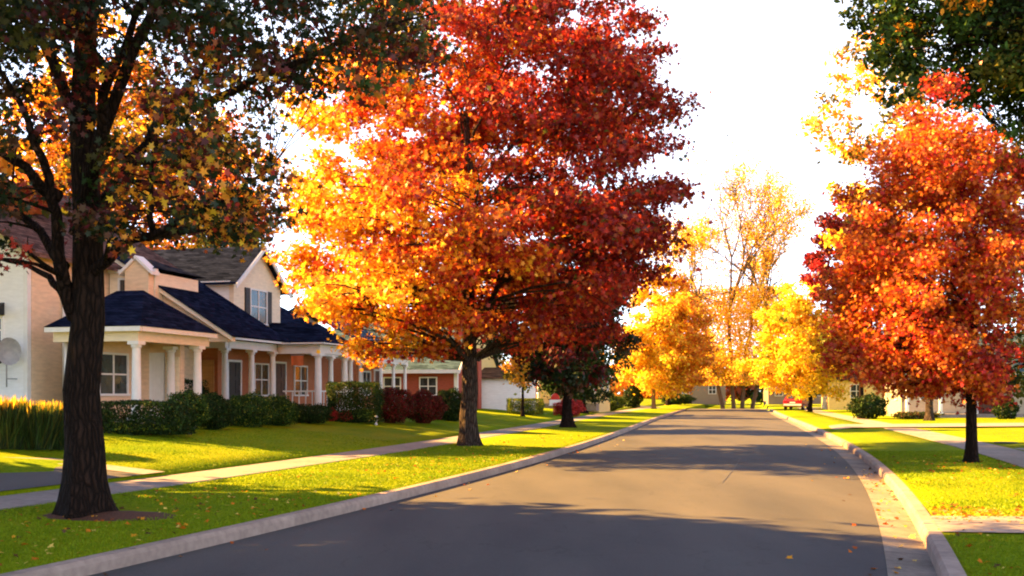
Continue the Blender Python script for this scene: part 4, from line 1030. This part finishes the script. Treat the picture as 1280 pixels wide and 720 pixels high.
    part('eave_trim', M['white'], root, (-3.4, -1.12, -5.5, -5.40, 3.82, 3.975), (-1.2, -1.1, -5.399, -.95, 3.82, 3.975), (-1.2, -1.1, 2.2, 7.8, 3.82, 3.975), fr=H)
    dv0, dv1, du = -2.75, 1.45, -2.45
    dw = MB(); H.box(dw, -7.2, du - .2, dv0, dv1, 4.3, 6.45); dw.build('upper_wall', M['white_siding'], root)
    dg = MB(); mid = (dv0 + dv1) / 2
    dg.prism([H.p(du - .199, dv0 - .003, 4.42), H.p(du - .199, dv1 + .003, 4.42), H.p(du - .199, dv1 + .003, 6.45), H.p(du - .199, mid, 7.88), H.p(du - .199, dv0 - .003, 6.45)], H.n * .2)
    dg.build('upper_gable', M['cream_siding'], root)
    part('upper_trim', M['white'], root, (du - .02, du + .05, dv0 - .05, dv1 + .05, 4.36, 4.48), (-7.2, du + .02, dv0 - .34, dv0 - .26, 6.15, 6.30), fr=H)
    ur = MB(); k = (7.95 - 6.45) / (mid - dv0)
    for s, ve in ((-1, dv0), (1, dv1)):
        H.slab(ur, [(du + .3, ve + s * .35, 6.5 - .35 * k), (-7.6, ve + s * .35, 6.5 - .35 * k), (-7.6, mid + s * .003, 8.02), (du + .3, mid + s * .003, 8.02)][:: -s if s > 0 else 1], .10)
    ur.build('upper_roof', M['navy_roof'], root)
    rt = MB()
    for s, ve in ((-1, dv0), (1, dv1)):
        a = H.p(du + .305, mid, 8.0); b = H.p(du + .305, ve + s * .38, 6.46 - .38 * k); rt.prism([a, b, b + Vector((0, 0, -.2)), a + Vector((0, 0, -.2))], H.n * .06)
    rt.build('upper_rake_trim', M['white'], root)
    window(H, root, 'road', du, -1.35, .05, 4.75, 6.1, shutters=.42, mull=1)
    window(H, root, 'cam', dv0, -4.45, -3.9, 5.55, 6.0, mull=0, rail=False); window(H, root, 'cam', dv0, -5.5, -4.95, 5.6, 6.02, mull=0, rail=False)
    dn = MB(); c = H.p(-1.66, -14.42, 0); dn.tube([(c.x, c.y, .7), (c.x, c.y, 3.3)], [.045, .045], 8); dn.build('downspout', M['white'], root)
    # long porch
    part('porch_floor', M['walk'], root, (-3.4, -1.2, -5.4, 7.6, .3, G - .02), (-1.199, .62, -.95, 2.15, .3, G - .02), fr=H)
    part('beam', M['white'], root, (-3.4, -1.42, -5.3, -5.05, 3.5, 3.8), (-1.62, -1.4, -5.049, -1.0, 3.5, 3.8), (-1.62, -1.4, 2.3, 7.4, 3.5, 3.8), fr=H)
    part('portico_beam', M['white'], root, (-1.4, .52, -.95, -.72, 3.42, 3.8), (.3, .52, -.719, 2.1, 3.42, 3.8), fr=H)
    for u, v in ((-1.52, -5.15), (-1.5, -3.05), (-1.5, -1.2), (-1.5, 4.8), (-1.5, 7.2)): column(H, root, u, v, G, 3.5, .13)
    for u, v in ((.38, -.82), (.38, 1.98)): column(H, root, u, v, G - .02, 3.42, .155, 'portico_column')
    pr = MB(); pr.add([P_((-1.4, -1.2, 3.98)), P_((.8, -1.2, 3.86)), P_((.8, 2.4, 3.86)), P_((-1.4, 2.4, 3.98)), P_((-2.6, .6, 4.85)), P_((-.2, .6, 4.75))],
           [(0, 1, 5, 4), (1, 2, 5), (2, 3, 4, 5), (3, 2, 1, 0), (0, 4, 3)]); pr.build('portico_roof', M['navy_roof'], root)
    part('portico_trim', M['white'], root, (-1.09, .82, -1.22, -1.12, 3.81, 3.87), (.74, .83, -1.119, 2.4, 3.81, 3.858), fr=H)
    pn = MB(); H.fbox(pn, 'cam', -3.4, -4.3, -2.95, G, 3.1, .004, .06)
    for k in range(4): H.fbox(pn, 'cam', -3.4, -4.22, -3.03, G + .08 + k * .52, G + .5 + k * .52, .06, .075)
    tag(pn.build('garage_door', M['amber'], root), 'amber panelled door under the long porch')
    door(H, root, 'road', -2.8, -2.6, -1.6, G, 3.05, 'dark'); window(H, root, 'road', -2.8, -.3, .9, 1.7, 3.0); door(H, root, 'road', -2.8, 1.6, 2.6, G, 3.1, 'door'); window(H, root, 'road', -2.8, 3.6, 4.9, 1.7, 3.0)
    br = MB()
    for k in range(8): a = -.9 + k * .35; H.box(br, .33, .37, a, a + .04, G, G + .85)
    H.box(br, .31, .39, -.68, 1.82, G + .85, G + .91)
    for k in range(5): a = -1.1 + k * .3; H.box(br, a, a + .04, -.84, -.8, G, G + .85)
    H.box(br, -1.2, .24, -.86, -.78, G + .85, G + .91); br.build('railing', M['white'], root)
house_porch()
def banner():
    c = H.p(-.55, -.84, 3.0); root = thing('hanging_banner', 'small orange-red cloth banner hanging under the portico beam', 'banner', c)
    b = MB(); vs = []
    for k in range(7):
        a = k / 6; q = H.p(-.83 + .56 * a, -.84 + .03 * math.sin(a * 9), 0); vs += [(q.x, q.y, 3.34), (q.x, q.y, 2.92 + .015 * math.sin(a * 7))]
    b.add(vs, [(2 * k, 2 * k + 1, 2 * k + 3, 2 * k + 2) for k in range(6)], True); b.build('cloth', M['orange'], root)
    r = MB(); r.tube([H.p(-.86, -.84, 3.36), H.p(-.24, -.84, 3.36)], [.018, .018], 6); r.build('rod', M['steel'], root)
banner()
# --- grey roofed neighbour with white posts
def house_grey():
    fr = Frame(H.p(-1.2, 10.6, 0), 13.5)
    root = thing('house', 'slate roofed house with slim white porch posts between porch house and brick house', 'house', fr.p(-3, 3, .95))
    part('wall', M['brick_orange'], root, (-9, -1.4, 0, 4.0, .3, 3.6), fr=fr)
    rf = MB(); fr.slab(rf, [(.35, -.5, 3.85), (.35, 4.4, 3.85), (-4.5, 4.4, 6.4), (-4.5, -.5, 6.4)], .12); fr.slab(rf, [(-4.51, -.5, 6.4), (-4.51, 4.4, 6.4), (-9.5, 4.4, 3.85), (-9.5, -.5, 3.85)], .12); rf.build('roof', M['grey_roof'], root)
    gb = MB(); gb.prism([fr.p(-9, .02, 3.603), fr.p(-.9, .02, 3.603), fr.p(-4.5, .02, 6.1)], fr.t * .15); gb.build('gable', M['beige_siding'], root)
    part('beam', M['white'], root, (-.1, .12, -.1, 4.0, 3.35, 3.62), (-1.3, -.101, -.1, .1, 3.35, 3.62), fr=fr)
    part('porch_floor', M['walk'], root, (-1.39, .2, -.1, 4.0, .3, .97), fr=fr)
    for v in (0, 1.9, 3.8): column(fr, root, 0, v, .97, 3.35, .10)
    column(fr, root, -1.15, 0, .97, 3.35, .10)
    door(fr, root, 'road', -1.4, 2.7, 3.5, .97, 3.0); window(fr, root, 'road', -1.4, .9, 2.0, 1.7, 2.9)
house_grey()
# --- red brick house
def house_brick():
    o = Vector((-3.35, 65.5, 0)); fr = Frame(o, 12.5)
    root = thing('house', 'red brick house with blue-grey roof and white corner board behind the large maple', 'house', fr.p(-4, 5, .95))
    part('wall', M['brick'], root, (-9, 0, 0, 11, .3, 3.25), fr=fr)
    gb = MB(); gb.prism([fr.p(-.15, .05, 3.253), fr.p(-.15, 10.95, 3.253), fr.p(-.15, 5.5, 6.9)], fr.n * .14); tag(gb.build('gable', M['yellow_siding'], root), 'pale yellow gable end')
    rf = MB(); 
    fr.slab(rf, [(-9.4, -.5, 3.2), (.25, -.5, 3.2), (.25, 5.5, 7.2), (-9.4, 5.5, 7.2)], .15); fr.slab(rf, [(.25, 11.5, 3.2), (-9.4, 11.5, 3.2), (-9.4, 5.503, 7.2), (.25, 5.503, 7.2)], .15)
    rf.build('roof', M['grey_roof'], root)
    part('eave_trim', M['white'], root, (-9.4, .25, -.58, -.503, 2.98, 3.2), (-.16, .06, -.06, .18, .5, 2.975), fr=fr)
    rk = MB(); a = fr.p(.255, -.5, 3.2); b = fr.p(.255, 5.5, 7.22); rk.prism([a, b, b + Vector((0, 0, -.25)), a + Vector((0, 0, -.25))], fr.n * .06); a = fr.p(.255, 11.5, 3.2); rk.prism([b, a, a + Vector((0, 0, -.25)), b + Vector((0, 0, -.25))], fr.n * .06); rk.build('rake_trim', M['white'], root)
    part('chimney', M['brick'], root, (.07, .7, 2.6, 3.4, .3, 4.6), fr=fr)
    gz = (2.9, 5.6)
    part('garage_wall', M['white_siding'], root, (.003, 3.0, 4.4, 9.5, .3, 2.75), fr=fr)
    g2 = MB(); fr.slab(g2, [(-.0, 4.1, 2.78), (3.35, 4.1, 2.78), (3.35, 7, 3.5), (-.0, 7, 3.5)], .08); fr.slab(g2, [(3.35, 9.9, 2.78), (-.0, 9.9, 2.78), (-.0, 7.003, 3.5), (3.35, 7.003, 3.5)], .08); g2.build('garage_roof', M['brown_roof'], root)
    window(fr, root, 'cam', 0, -2.3, -1.3, 1.7, 2.7); window(fr, root, 'cam', 0, -4.6, -3.6, 1.7, 2.7)
house_brick()
# --- generic small house
def small_house(label, o, ang, su, sv, wz, rz, wall, roof, ridge='v', posts=0, g=.8, wins=True, side=1, extra=None):
    """side=1: road on +u ; side=-1: road on -u. visible faces: cam (v=0) and the road face"""
    fr = Frame(o, ang); root = thing('house', label, 'house', fr.p(su / 2, sv / 2, g))
    part('wall', M[wall], root, (0, su, 0, sv, g - .7, g + wz), fr=fr)
    z0 = g + wz; rf = MB(); e = .45
    if ridge == 'v':
        m = su / 2; k = (rz - wz) / m
        fr.slab(rf, [(-e, -e, z0 - e * k + .1), (m, -e, g + rz + .1), (m, sv + e, g + rz + .1), (-e, sv + e, z0 - e * k + .1)], .12)
        fr.slab(rf, [(su + e, -e, z0 - e * k + .1), (su + e, sv + e, z0 - e * k + .1), (m + .003, sv + e, g + rz + .1), (m + .003, -e, g + rz + .1)], .12)
        for v in (.02, sv - .17):
            gb = MB(); gb.prism([fr.p(.05, v, z0 + .003), fr.p(su - .05, v, z0 + .003), fr.p(m, v, g + rz - .06)], fr.t * .15); gb.build('gable', M[wall], root)
    else:
        m = sv / 2; k = (rz - wz) / m
        fr.slab(rf, [(-e, -e, z0 - e * k + .1), (su + e, -e, z0 - e * k + .1), (su + e, m, g + rz + .1), (-e, m, g + rz + .1)], .12)
        fr.slab(rf, [(-e, sv + e, z0 - e * k + .1), (-e, m + .003, g + rz + .1), (su + e, m + .003, g + rz + .1), (su + e, sv + e, z0 - e * k + .1)], .12)
        for u in (.02, su - .17):
            gb = MB(); gb.prism([fr.p(u, .05, z0 + .003), fr.p(u, sv - .05, z0 + .003), fr.p(u, m, g + rz - .06)], fr.n * .15); gb.build('gable', M[wall], root)
    rf.build('roof', M[roof], root)
    if posts:
        part('porch_floor', M['walk'], root, (0, su, -1.6, -.003, g - .5, g + .05), fr=fr)
        part('beam', M['white'], root, (0, su, -1.6, -1.4, g + 2.35, g + 2.6), fr=fr)
        pr = MB(); fr.slab(pr, [(-.2, -1.85, g + 2.7), (su + .2, -1.85, g + 2.7), (su + .2, -.003, g + 3.05 if wz > 3.1 else g + wz), (-.2, -.003, g + 3.05 if wz > 3.1 else g + wz)], .09); pr.build('porch_roof', M[roof], root)
        for k in range(posts): column(fr, root, .15 + (su - .3) * k / (posts - 1), -1.5, g + .05, g + 2.35, .11)
    if wins:
        n = max(1, int(su / 3)); dk = n // 2
        for k in range(n):
            c = su * (k + .5) / n
            if k == dk and posts: door(fr, root, 'cam', 0, c - .45, c + .45, g + .05, g + 2.1)
            else: window(fr, root, 'cam', 0, c - .5, c + .5, g + .95, g + 2.1)
        face, pl = ('road', su) if side == 1 else ('back', 0)
        for k in range(max(1, int(sv / 3.5))): c = sv * (k + .5) / max(1, int(sv / 3.5)); window(fr, root, face, pl, c - .5, c + .5, g + .95, g + 2.1)
    return root
small_house('pale yellow house with white porch columns behind the dark maroon street tree', (2.2, 84, 0), 12, 4.6, 7, 2.9, 4.6, 'yellow_siding', 'brown_roof', posts=5, g=.95)
small_house('low beige house with porch posts behind the red and orange maple on the right', (24.5, 68, 0), 12, 10, 8, 2.9, 5.0, 'beige_siding', 'grey_roof', posts=6, g=.45, side=-1, ridge='u')
small_house('sunny pale yellow house beyond the yellow trees on the right', (29.6, 101, 0), 12, 5, 9, 2.7, 4.2, 'yellow_siding', 'brown_roof', g=.45, side=-1, ridge='u')
small_house('small yellow walled house at the right edge beyond the red maple trunk', (38.0, 80, 0), 12, 8, 8, 2.9, 4.8, 'yellow_siding', 'brown_roof', g=.55, side=-1, ridge='u')
small_house('brownish house with low roof beyond the junction left of the tall golden tree', (24.5, 165, 0), 8, 8, 8, 3.2, 5.0, 'taupe_siding', 'grey_roof', g=.8)
small_house('grey-blue roofed bungalow beyond the junction right of the tall golden tree', (37.5, 158, 0), 8, 9, 8, 1.9, 3.4, 'taupe_siding', 'grey_roof', g=.5, ridge='u')

# ------------------------------------------------------------------ small things
def mulch_ring():
    mb = MB(); c = b1 + Vector((.25, -.05, 0)); vs = [c + Vector((0, 0, .05))]; n = 36; r = random.Random(3)
    for k in range(n):
        a = 2 * math.pi * k / n; q = (.78 + .38 * max(0, math.cos(a)) ** 2) * r.uniform(.92, 1.06)
        x, y = c.x + math.cos(a) * q, c.y + math.sin(a) * q * .8; vs.append((x, y, zg(x, y) - .01))
    mb.add(vs, [(0, 1 + k, 1 + (k + 1) % n) for k in range(n)], True)
    tag(mb.build('mulch_bed', M['mulch']), 'reddish brown mulch patch around the foot of the near dark trunk', 'mulch bed')
mulch_ring()
def post_box():
    c = at(694, 519); root = thing('letter_box', 'white box with red top on an orange post left of the dark street tree', 'letter box', c)
    s = F / c.y
    a = MB(); a.tube([c + Vector((0, 0, -.2)), c + Vector((0, 0, .62))], [.16, .13], 10); a.build('post', M['orange'], root)
    b = MB(); pr = [(-.36, .62), (.36, .62), (.36, .98), (-.36, .98)]
    b.prism([c + Vector((x, -.25, z)) for x, z in pr], (0, .5, 0)); b.prism([c + Vector((x, -.28, z)) for x, z in [(-.40, .60), (.40, .60), (.40, .64), (-.40, .64)]], (0, .56, 0)); b.build('box', M['white'], root)
    t = MB(); t.prism([c + Vector((.28 * math.cos(k * math.pi / 10), -.27, .983 + .40 * math.sin(k * math.pi / 10))) for k in range(11)], (0, .54, 0)); t.build('lid', M['red'], root)
post_box()
def lantern():
    c = at(470, 531); root = thing('garden_lantern', 'small white garden lantern at the foot of the maroon bush', 'lantern', c)
    a = MB(); a.lathe(c, [(0.065, -0.033), (0.065, 0.019), (0.033, 0.039), (0.033, 0.143), (0.078, 0.163), (0.078, 0.176)], 10); a.build('base', M['white'], root)
    b = MB(); b.lathe(c, [(0.052, 0.177), (0.065, 0.273)], 10); b.build('lamp_glass', M['glass'], root)
    t = MB(); t.lathe(c, [(0.091, 0.274), (0.046, 0.325), (0.007, 0.364)], 10); t.build('cap', M['white'], root)
lantern()
def cover():
    c = at(1257, 554); mb = MB(); mb.lathe(c, [(.34, -.02), (.34, .025), (.30, .035), (.02, .035)], 24)
    o = mb.build('utility_cover', M['iron'], None, tuple(c)); tag(o, 'dark round utility cover lying in the sunny right lawn', 'utility cover')
cover()
# parked car
def car(label, c, ang):
    root = thing('parked_car', label, 'car', c); root.rotation_euler = (0, 0, 0)
    ca, sa = math.cos(ang), math.sin(ang)
    def P(x, y, z): return Vector((c.x + x * ca - y * sa, c.y + x * sa + y * ca, c.z + z))      # y is length
    prof = [(-2.15, .35), (-2.2, .55), (-2.15, .92), (-1.95, 1.0), (-1.35, 1.42), (-.9, 1.5), (.3, 1.48), (.6, 1.4), (1.15, .98), (2.0, .84), (2.18, .65), (2.2, .38), (1.75, .3), (-1.75, .3)]
    body = MB(); sec = [(-.88, .88), (-.84, .97), (-.5, 1.0), (.5, 1.0), (.84, .97), (.88, .88)]
    vs = []
    for x, k in sec:
        for y, z in prof:
            tk = (1 - .18 * max(0, (z - .95) / .55)); vs.append(P(x * tk, y * (1 if abs(x) < .6 else .985), .3 + (z - .3) * (1 if abs(x) < .6 else k + .03)))
    n = len(prof); fs = [tuple(range(n)), tuple(range((len(sec) - 1) * n, len(sec) * n))[::-1]]
    for i in range(len(sec) - 1): fs += [(i * n + k, i * n + (k + 1) % n, (i + 1) * n + (k + 1) % n, (i + 1) * n + k) for k in range(n)]
    body.add(vs, fs); body.build('body', M['carpaint'], root)
    def quad(name, pts, mat, th=.015):
        mb = MB(); q = [P(*p) for p in pts]; nn = (q[1] - q[0]).cross(q[2] - q[0]).normalized(); mb.prism([v - nn * th for v in q], nn * th * 2); return mb.build(name, M[mat], root)
    quad('rear_window', [(-.62, -1.87, 1.07), (.62, -1.87, 1.07), (.55, -1.40, 1.40), (-.55, -1.40, 1.40)], 'glass', .03)
    quad('windscreen', [(-.62, 1.08, 1.04), (.62, 1.08, 1.04), (.55, .66, 1.38), (-.55, .66, 1.38)], 'glass', .03)
    for s in (-1, 1):
        quad('side_window', [(s * .85, -1.5, 1.0), (s * .85, .95, 1.0), (s * .735, .45, 1.40), (s * .735, -1.15, 1.40)], 'glass', .02)
        quad('tail_light', [(s * .84, -2.2, .72), (s * .5, -2.2, .72), (s * .5, -2.19, .9), (s * .84, -2.19, .9)], 'lamp', .03)
        quad('headlight', [(s * .82, 2.12, .6), (s * .5, 2.17, .6), (s * .5, 2.12, .76), (s * .8, 2.05, .76)], 'steel', .03)
        for y in (-1.35, 1.35):
            w_ = MB(); w_.tube([P(s * .70, y, .32), P(s * .90, y, .32)], [.32, .32], 20); wo = w_.build('wheel', M['rubber'], root)
            h_ = MB(); h_.tube([P(s * .895, y, .32), P(s * .915, y, .32)], [.19, .17], 14); h_.build('rim', M['steel'], wo)
    quad('bumper', [(-.82, -2.22, .42), (.82, -2.22, .42), (.82, -2.22, .6), (-.82, -2.22, .6)], 'white', .03)
    quad('number_plate', [(-.25, -2.235, .66), (.25, -2.235, .66), (.25, -2.225, .78), (-.25, -2.225, .78)], 'white', .015)
    return root
cpos = Vector(((996 - 640) / F * 103, 103, 0)); cpos.z = zg(cpos.x, cpos.y) + .01
car('dark red car parked by the right verge before the yellow trees, far end of road', cpos, R(-25))

# ------------------------------------------------------------------ grass blades and fallen leaves
def blades():
    n = 200000; Y = 7 + (rng.random(n) ** 2.0) * 24; side = rng.random(n) < .6
    hh_ = hw(Y); ql = rng.uniform(.2, 3.7, n); far = rng.random(n) < .35; ql = np.where(far, rng.uniform(5.05, 9.5, n), ql)
    qr = np.where(far, rng.uniform(4.7, 9, n), rng.uniform(.68, 3.3, n))
    d = np.where(side, -hh_ - ql, hh_ + qr); x, y = pos(Y, d); z = zg_d(Y, d)
    vis = (np.abs(x / y) < .56) & (y > 6)
    cw = (d > 0) & (Y > 13.6) & (Y < 15.5) & (qr < 3.4); dr = (d < 0) & (Y > 13.1) & (Y < 17.7) & (ql > 4.9)
    dr2 = (d > 0) & (Y > 30) & (Y < 32.4) & (qr > 4.5)
    tr1 = (x - b1.x - .2) ** 2 + (y - b1.y) ** 2 < .55
    ok = vis & ~cw & ~dr & ~dr2 & ~tr1
    x, y, z = x[ok], y[ok], z[ok]; n = len(x)
    ht = rng.uniform(.012, .034, n) * np.interp(y, [8, 30], [1, 1.1]); wd = np.interp(y, [8, 30], [.006, .016])
    a = rng.random(n) * 6.28; B = np.stack([x, y, z - .004], 1); D = np.stack([np.cos(a), np.sin(a), 0 * a], 1) * wd[:, None]
    T = B + np.stack([rng.normal(0, .5, n) * ht, rng.normal(0, .5, n) * ht, ht], 1)
    V = np.stack([B - D, B + D, T], 1)
    c0 = np.array([.10, .18, .003]); c1 = np.array([.23, .29, .006]); k = rng.random((n, 1)); colr = c0 * (1 - k) + c1 * k
    o = _poly_mesh('grass', V, colr, 3, M['leaf_dense'], None, None)
    tag(o, 'short mown grass blades on the verges and lawns', 'grass', kind='stuff')
blades()
def litter():
    P = []; 
    def put(n, f):
        for _ in range(n):
            Y, d = f(); x, y = pos(Y, d); z = float(zg_d(Y, d)); P.append((x, y, z))
    r = random.Random(8)
    put(300, lambda: (r.uniform(8, 16), -float(hw(12)) - r.uniform(.3, 3.5)))
    put(330, lambda: (r.gauss(15.6, .55), float(hw(14)) + .7 + abs(r.gauss(0, 1.3))))
    put(160, lambda: (r.uniform(8, 14), float(hw(10)) + r.uniform(.8, 4)))
    put(140, lambda: (r.uniform(16, 30), float(hw(14)) + r.uniform(.8, 6)))
    put(220, lambda: (r.uniform(18, 40), -float(hw(22)) - r.uniform(.3, 3.4)))
    put(200, lambda: (r.gauss(24, 2), float(hw(24)) + r.uniform(1, 5)))
    P = np.array(P); P[:, 2] += .018
    Q = []
    for _ in range(110):
        Y = r.uniform(7, 26); d = float(hw(Y)) + r.uniform(.02, .42); x, y = pos(Y, d); Q.append((x, y, .02))
    for _ in range(60):
        Y = r.uniform(8, 40); h = float(hw(Y)); d = r.choice([-1, 1]) * h * (1 - abs(r.gauss(0, .12))); d = max(-h + .05, min(h - .05, d)); x, y = pos(Y, d); Q.append((x, y, .05 * (1 - abs(d) / h) + .02))
    P = np.concatenate([P, np.array(Q)]); n = len(P)
    N = rng.normal(0, .35, (n, 3)) + np.array([0, 0, 1])
    o = leaf_mesh('fallen_leaves', P, N, rng.uniform(.045, .10, n), pick(['rust', 'amber', 'pale', 'orange', 'brown'], [.25, .2, .25, .15, .15], n), 'maple', M['leaf_dense'])
    tag(o, 'scattered dry fallen leaves on verges, gutter and road edge', 'fallen leaves', kind='stuff')
litter()
